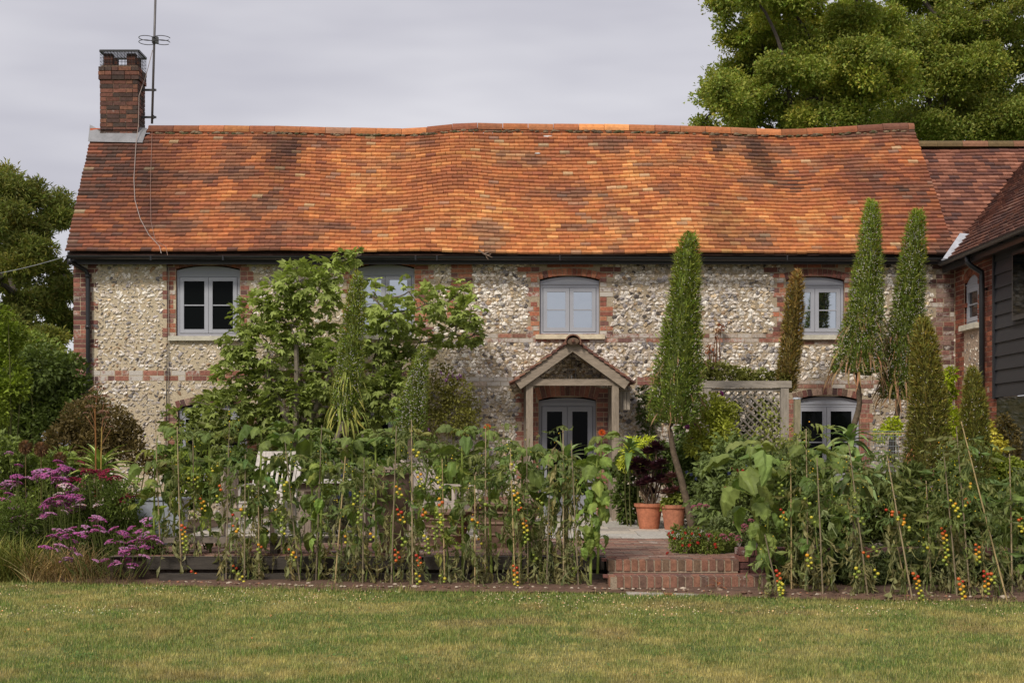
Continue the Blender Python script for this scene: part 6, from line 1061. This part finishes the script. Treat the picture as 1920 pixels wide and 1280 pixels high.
# ------------------------------------------------------------------ sunflowers
def sunflower(label, pb, pt, pyt, dy=.6, n=16, ls=.24, base=col(92, 112, 56), flower=None, curve=0., top=.0):
    n = int(n*1.3); ls *= .74
    y = 15.2
    for _ in range(4): y = edge_y(X(pb, y))+dy
    x0, x1, z1 = X(pb, y), X(pt, y), Z(pyt, y); o = thing('sunflower', label, 'sunflower', (x0, y, .05), 'young sunflowers'); t = np.linspace(0, 1, 9); st = np.stack([x0+(x1-x0)*t+curve*np.sin(t*np.pi), y+0*t, .03+t*(z1-.06)], -1)
    mb = MB(); tube(mb, st, np.linspace(.015, .009, 9), 8, col(126, 146, 74))
    f = np.concatenate([np.linspace(.25, .92, n-6), np.full(6, .98)]); a = np.arange(n)*2.39996+uni(0, 6); sz = ls*np.concatenate([np.linspace(.75, 1.2, n-6), np.linspace(1., .55, 6)])*uni(.85, 1.15, n)
    p = np.stack([np.interp(f, t, st[:, i]) for i in range(3)], -1); e = np.concatenate([np.full(n-6, .35), np.full(6, .5)]); dr_ = np.stack([np.cos(a)*np.cos(e), np.sin(a)*np.cos(e)-.1, np.sin(e)], -1); pet = sz*uni(.4, .9, n); tip = p+dr_*pet[:, None]
    for i in range(n): tube(mb, [p[i], (p[i]+tip[i])/2+np.array([0, 0, .01]), tip[i]], .0045, 5, col(126, 146, 74))
    mb.build('stem', m_leaf, o)
    el = np.where(f > .72, uni(-.5, .1, n), uni(-1.1, -.4, n)); el[-6:] = uni(-.2, .4, 6); d2 = np.stack([np.cos(a)*np.cos(el), np.sin(a)*np.cos(el)-.12, np.sin(el)], -1); mb = MB(); hf = frames(d2, roll=rng.normal(0, .35, n))*sz[:, None, None]; hc = vary(base, n, .22, .07); [mb.inst(T_HEART[j], hf[j::3], tip[j::3], hc[j::3]) for j in range(3)]; mb.build('leaves', m_leaf, o)
    if flower: fm, fs = flower; put('flower_head', fm, o, (x1, y-.03, z1+.02), fs, (1.1, uni(-.4, .4), 0))
sunflower('sunflower at the left end of the vegetable row in front of the trough', 288, 290, 862, .45, 16, .22)
sunflower('sunflower plant behind the orange truss at the left, with broad leaves over the wall', 325, 330, 800, .75, 14, .22)
sunflower('tall sunflower plant to the left of the sideways chair', 395, 392, 808, .8, 15, .23)
sunflower('broad sunflower plant rising over the sideways chair', 486, 490, 800, .5, 17, .27)
sunflower('sunflower plant with wide leaves hiding the silvery armchair', 532, 532, 818, .8, 14, .25)
sunflower('sunflower plant with large heart-shaped leaves in front of the table', 588, 583, 805, .75, 16, .27)
sunflower('slender pale sunflower plant with one low heart-shaped leaf by the table leg', 598, 606, 870, .5, 10, .2, base=col(112, 132, 62))
sunflower('sunflower plant in front of the drooping strap leaves', 664, 660, 822, .75, 15, .24)
sunflower('sunflower plant between the green echium and the tall urn', 706, 704, 808, .85, 14, .23)
sunflower('sunflower plant behind the palest cane', 760, 812, 830, .8, 14, .22)
sunflower('sunflower plant with drooping flower bud to the left of the porch', 868, 866, 802, .6, 16, .25)
sunflower('drooping-headed sunflower beside the flint wall left of the porch', 922, 914, 805, .75, 10, .2, flower=(F_ORG, .045))
sunflower('sunflower plant with large flat leaves before the left porch post', 975, 980, 838, .6, 15, .27)
sunflower('sunflower plant with a long leaf across the bottom of the door', 1012, 1020, 845, .75, 14, .27)
sunflower('thick-stemmed bright green sunflower plant left of the brick steps', 1107, 1122, 835, .25, 32, .2, base=col(104, 128, 62), curve=-.02)
sunflower('sunflower with an orange-brown bloom before the right porch post', 1120, 1128, 815, .85, 14, .22, flower=(F_ORG, .045))
sunflower('large-leaved sunflower plant directly right of the brick steps', 1447, 1405, 835, .3, 18, .33, base=col(104, 124, 66), curve=-.03)
sunflower('sunflower plant with big level leaves below the trellis', 1440, 1440, 858, .8, 14, .27)
sunflower('sunflower plant with broad overlapping leaves below the lower right window', 1512, 1512, 838, .5, 16, .29)
sunflower('sunflower plant with spread leaves, the nearest right of the lower right window mullion', 1560, 1560, 842, .8, 14, .26)
sunflower('short green sunflower plant near the right edge', 1878, 1886, 925, .5, 12, .2, base=col(100, 120, 60))
sunflower('sunflower plant cut by the right edge of the picture', 1925, 1925, 905, .5, 13, .24)
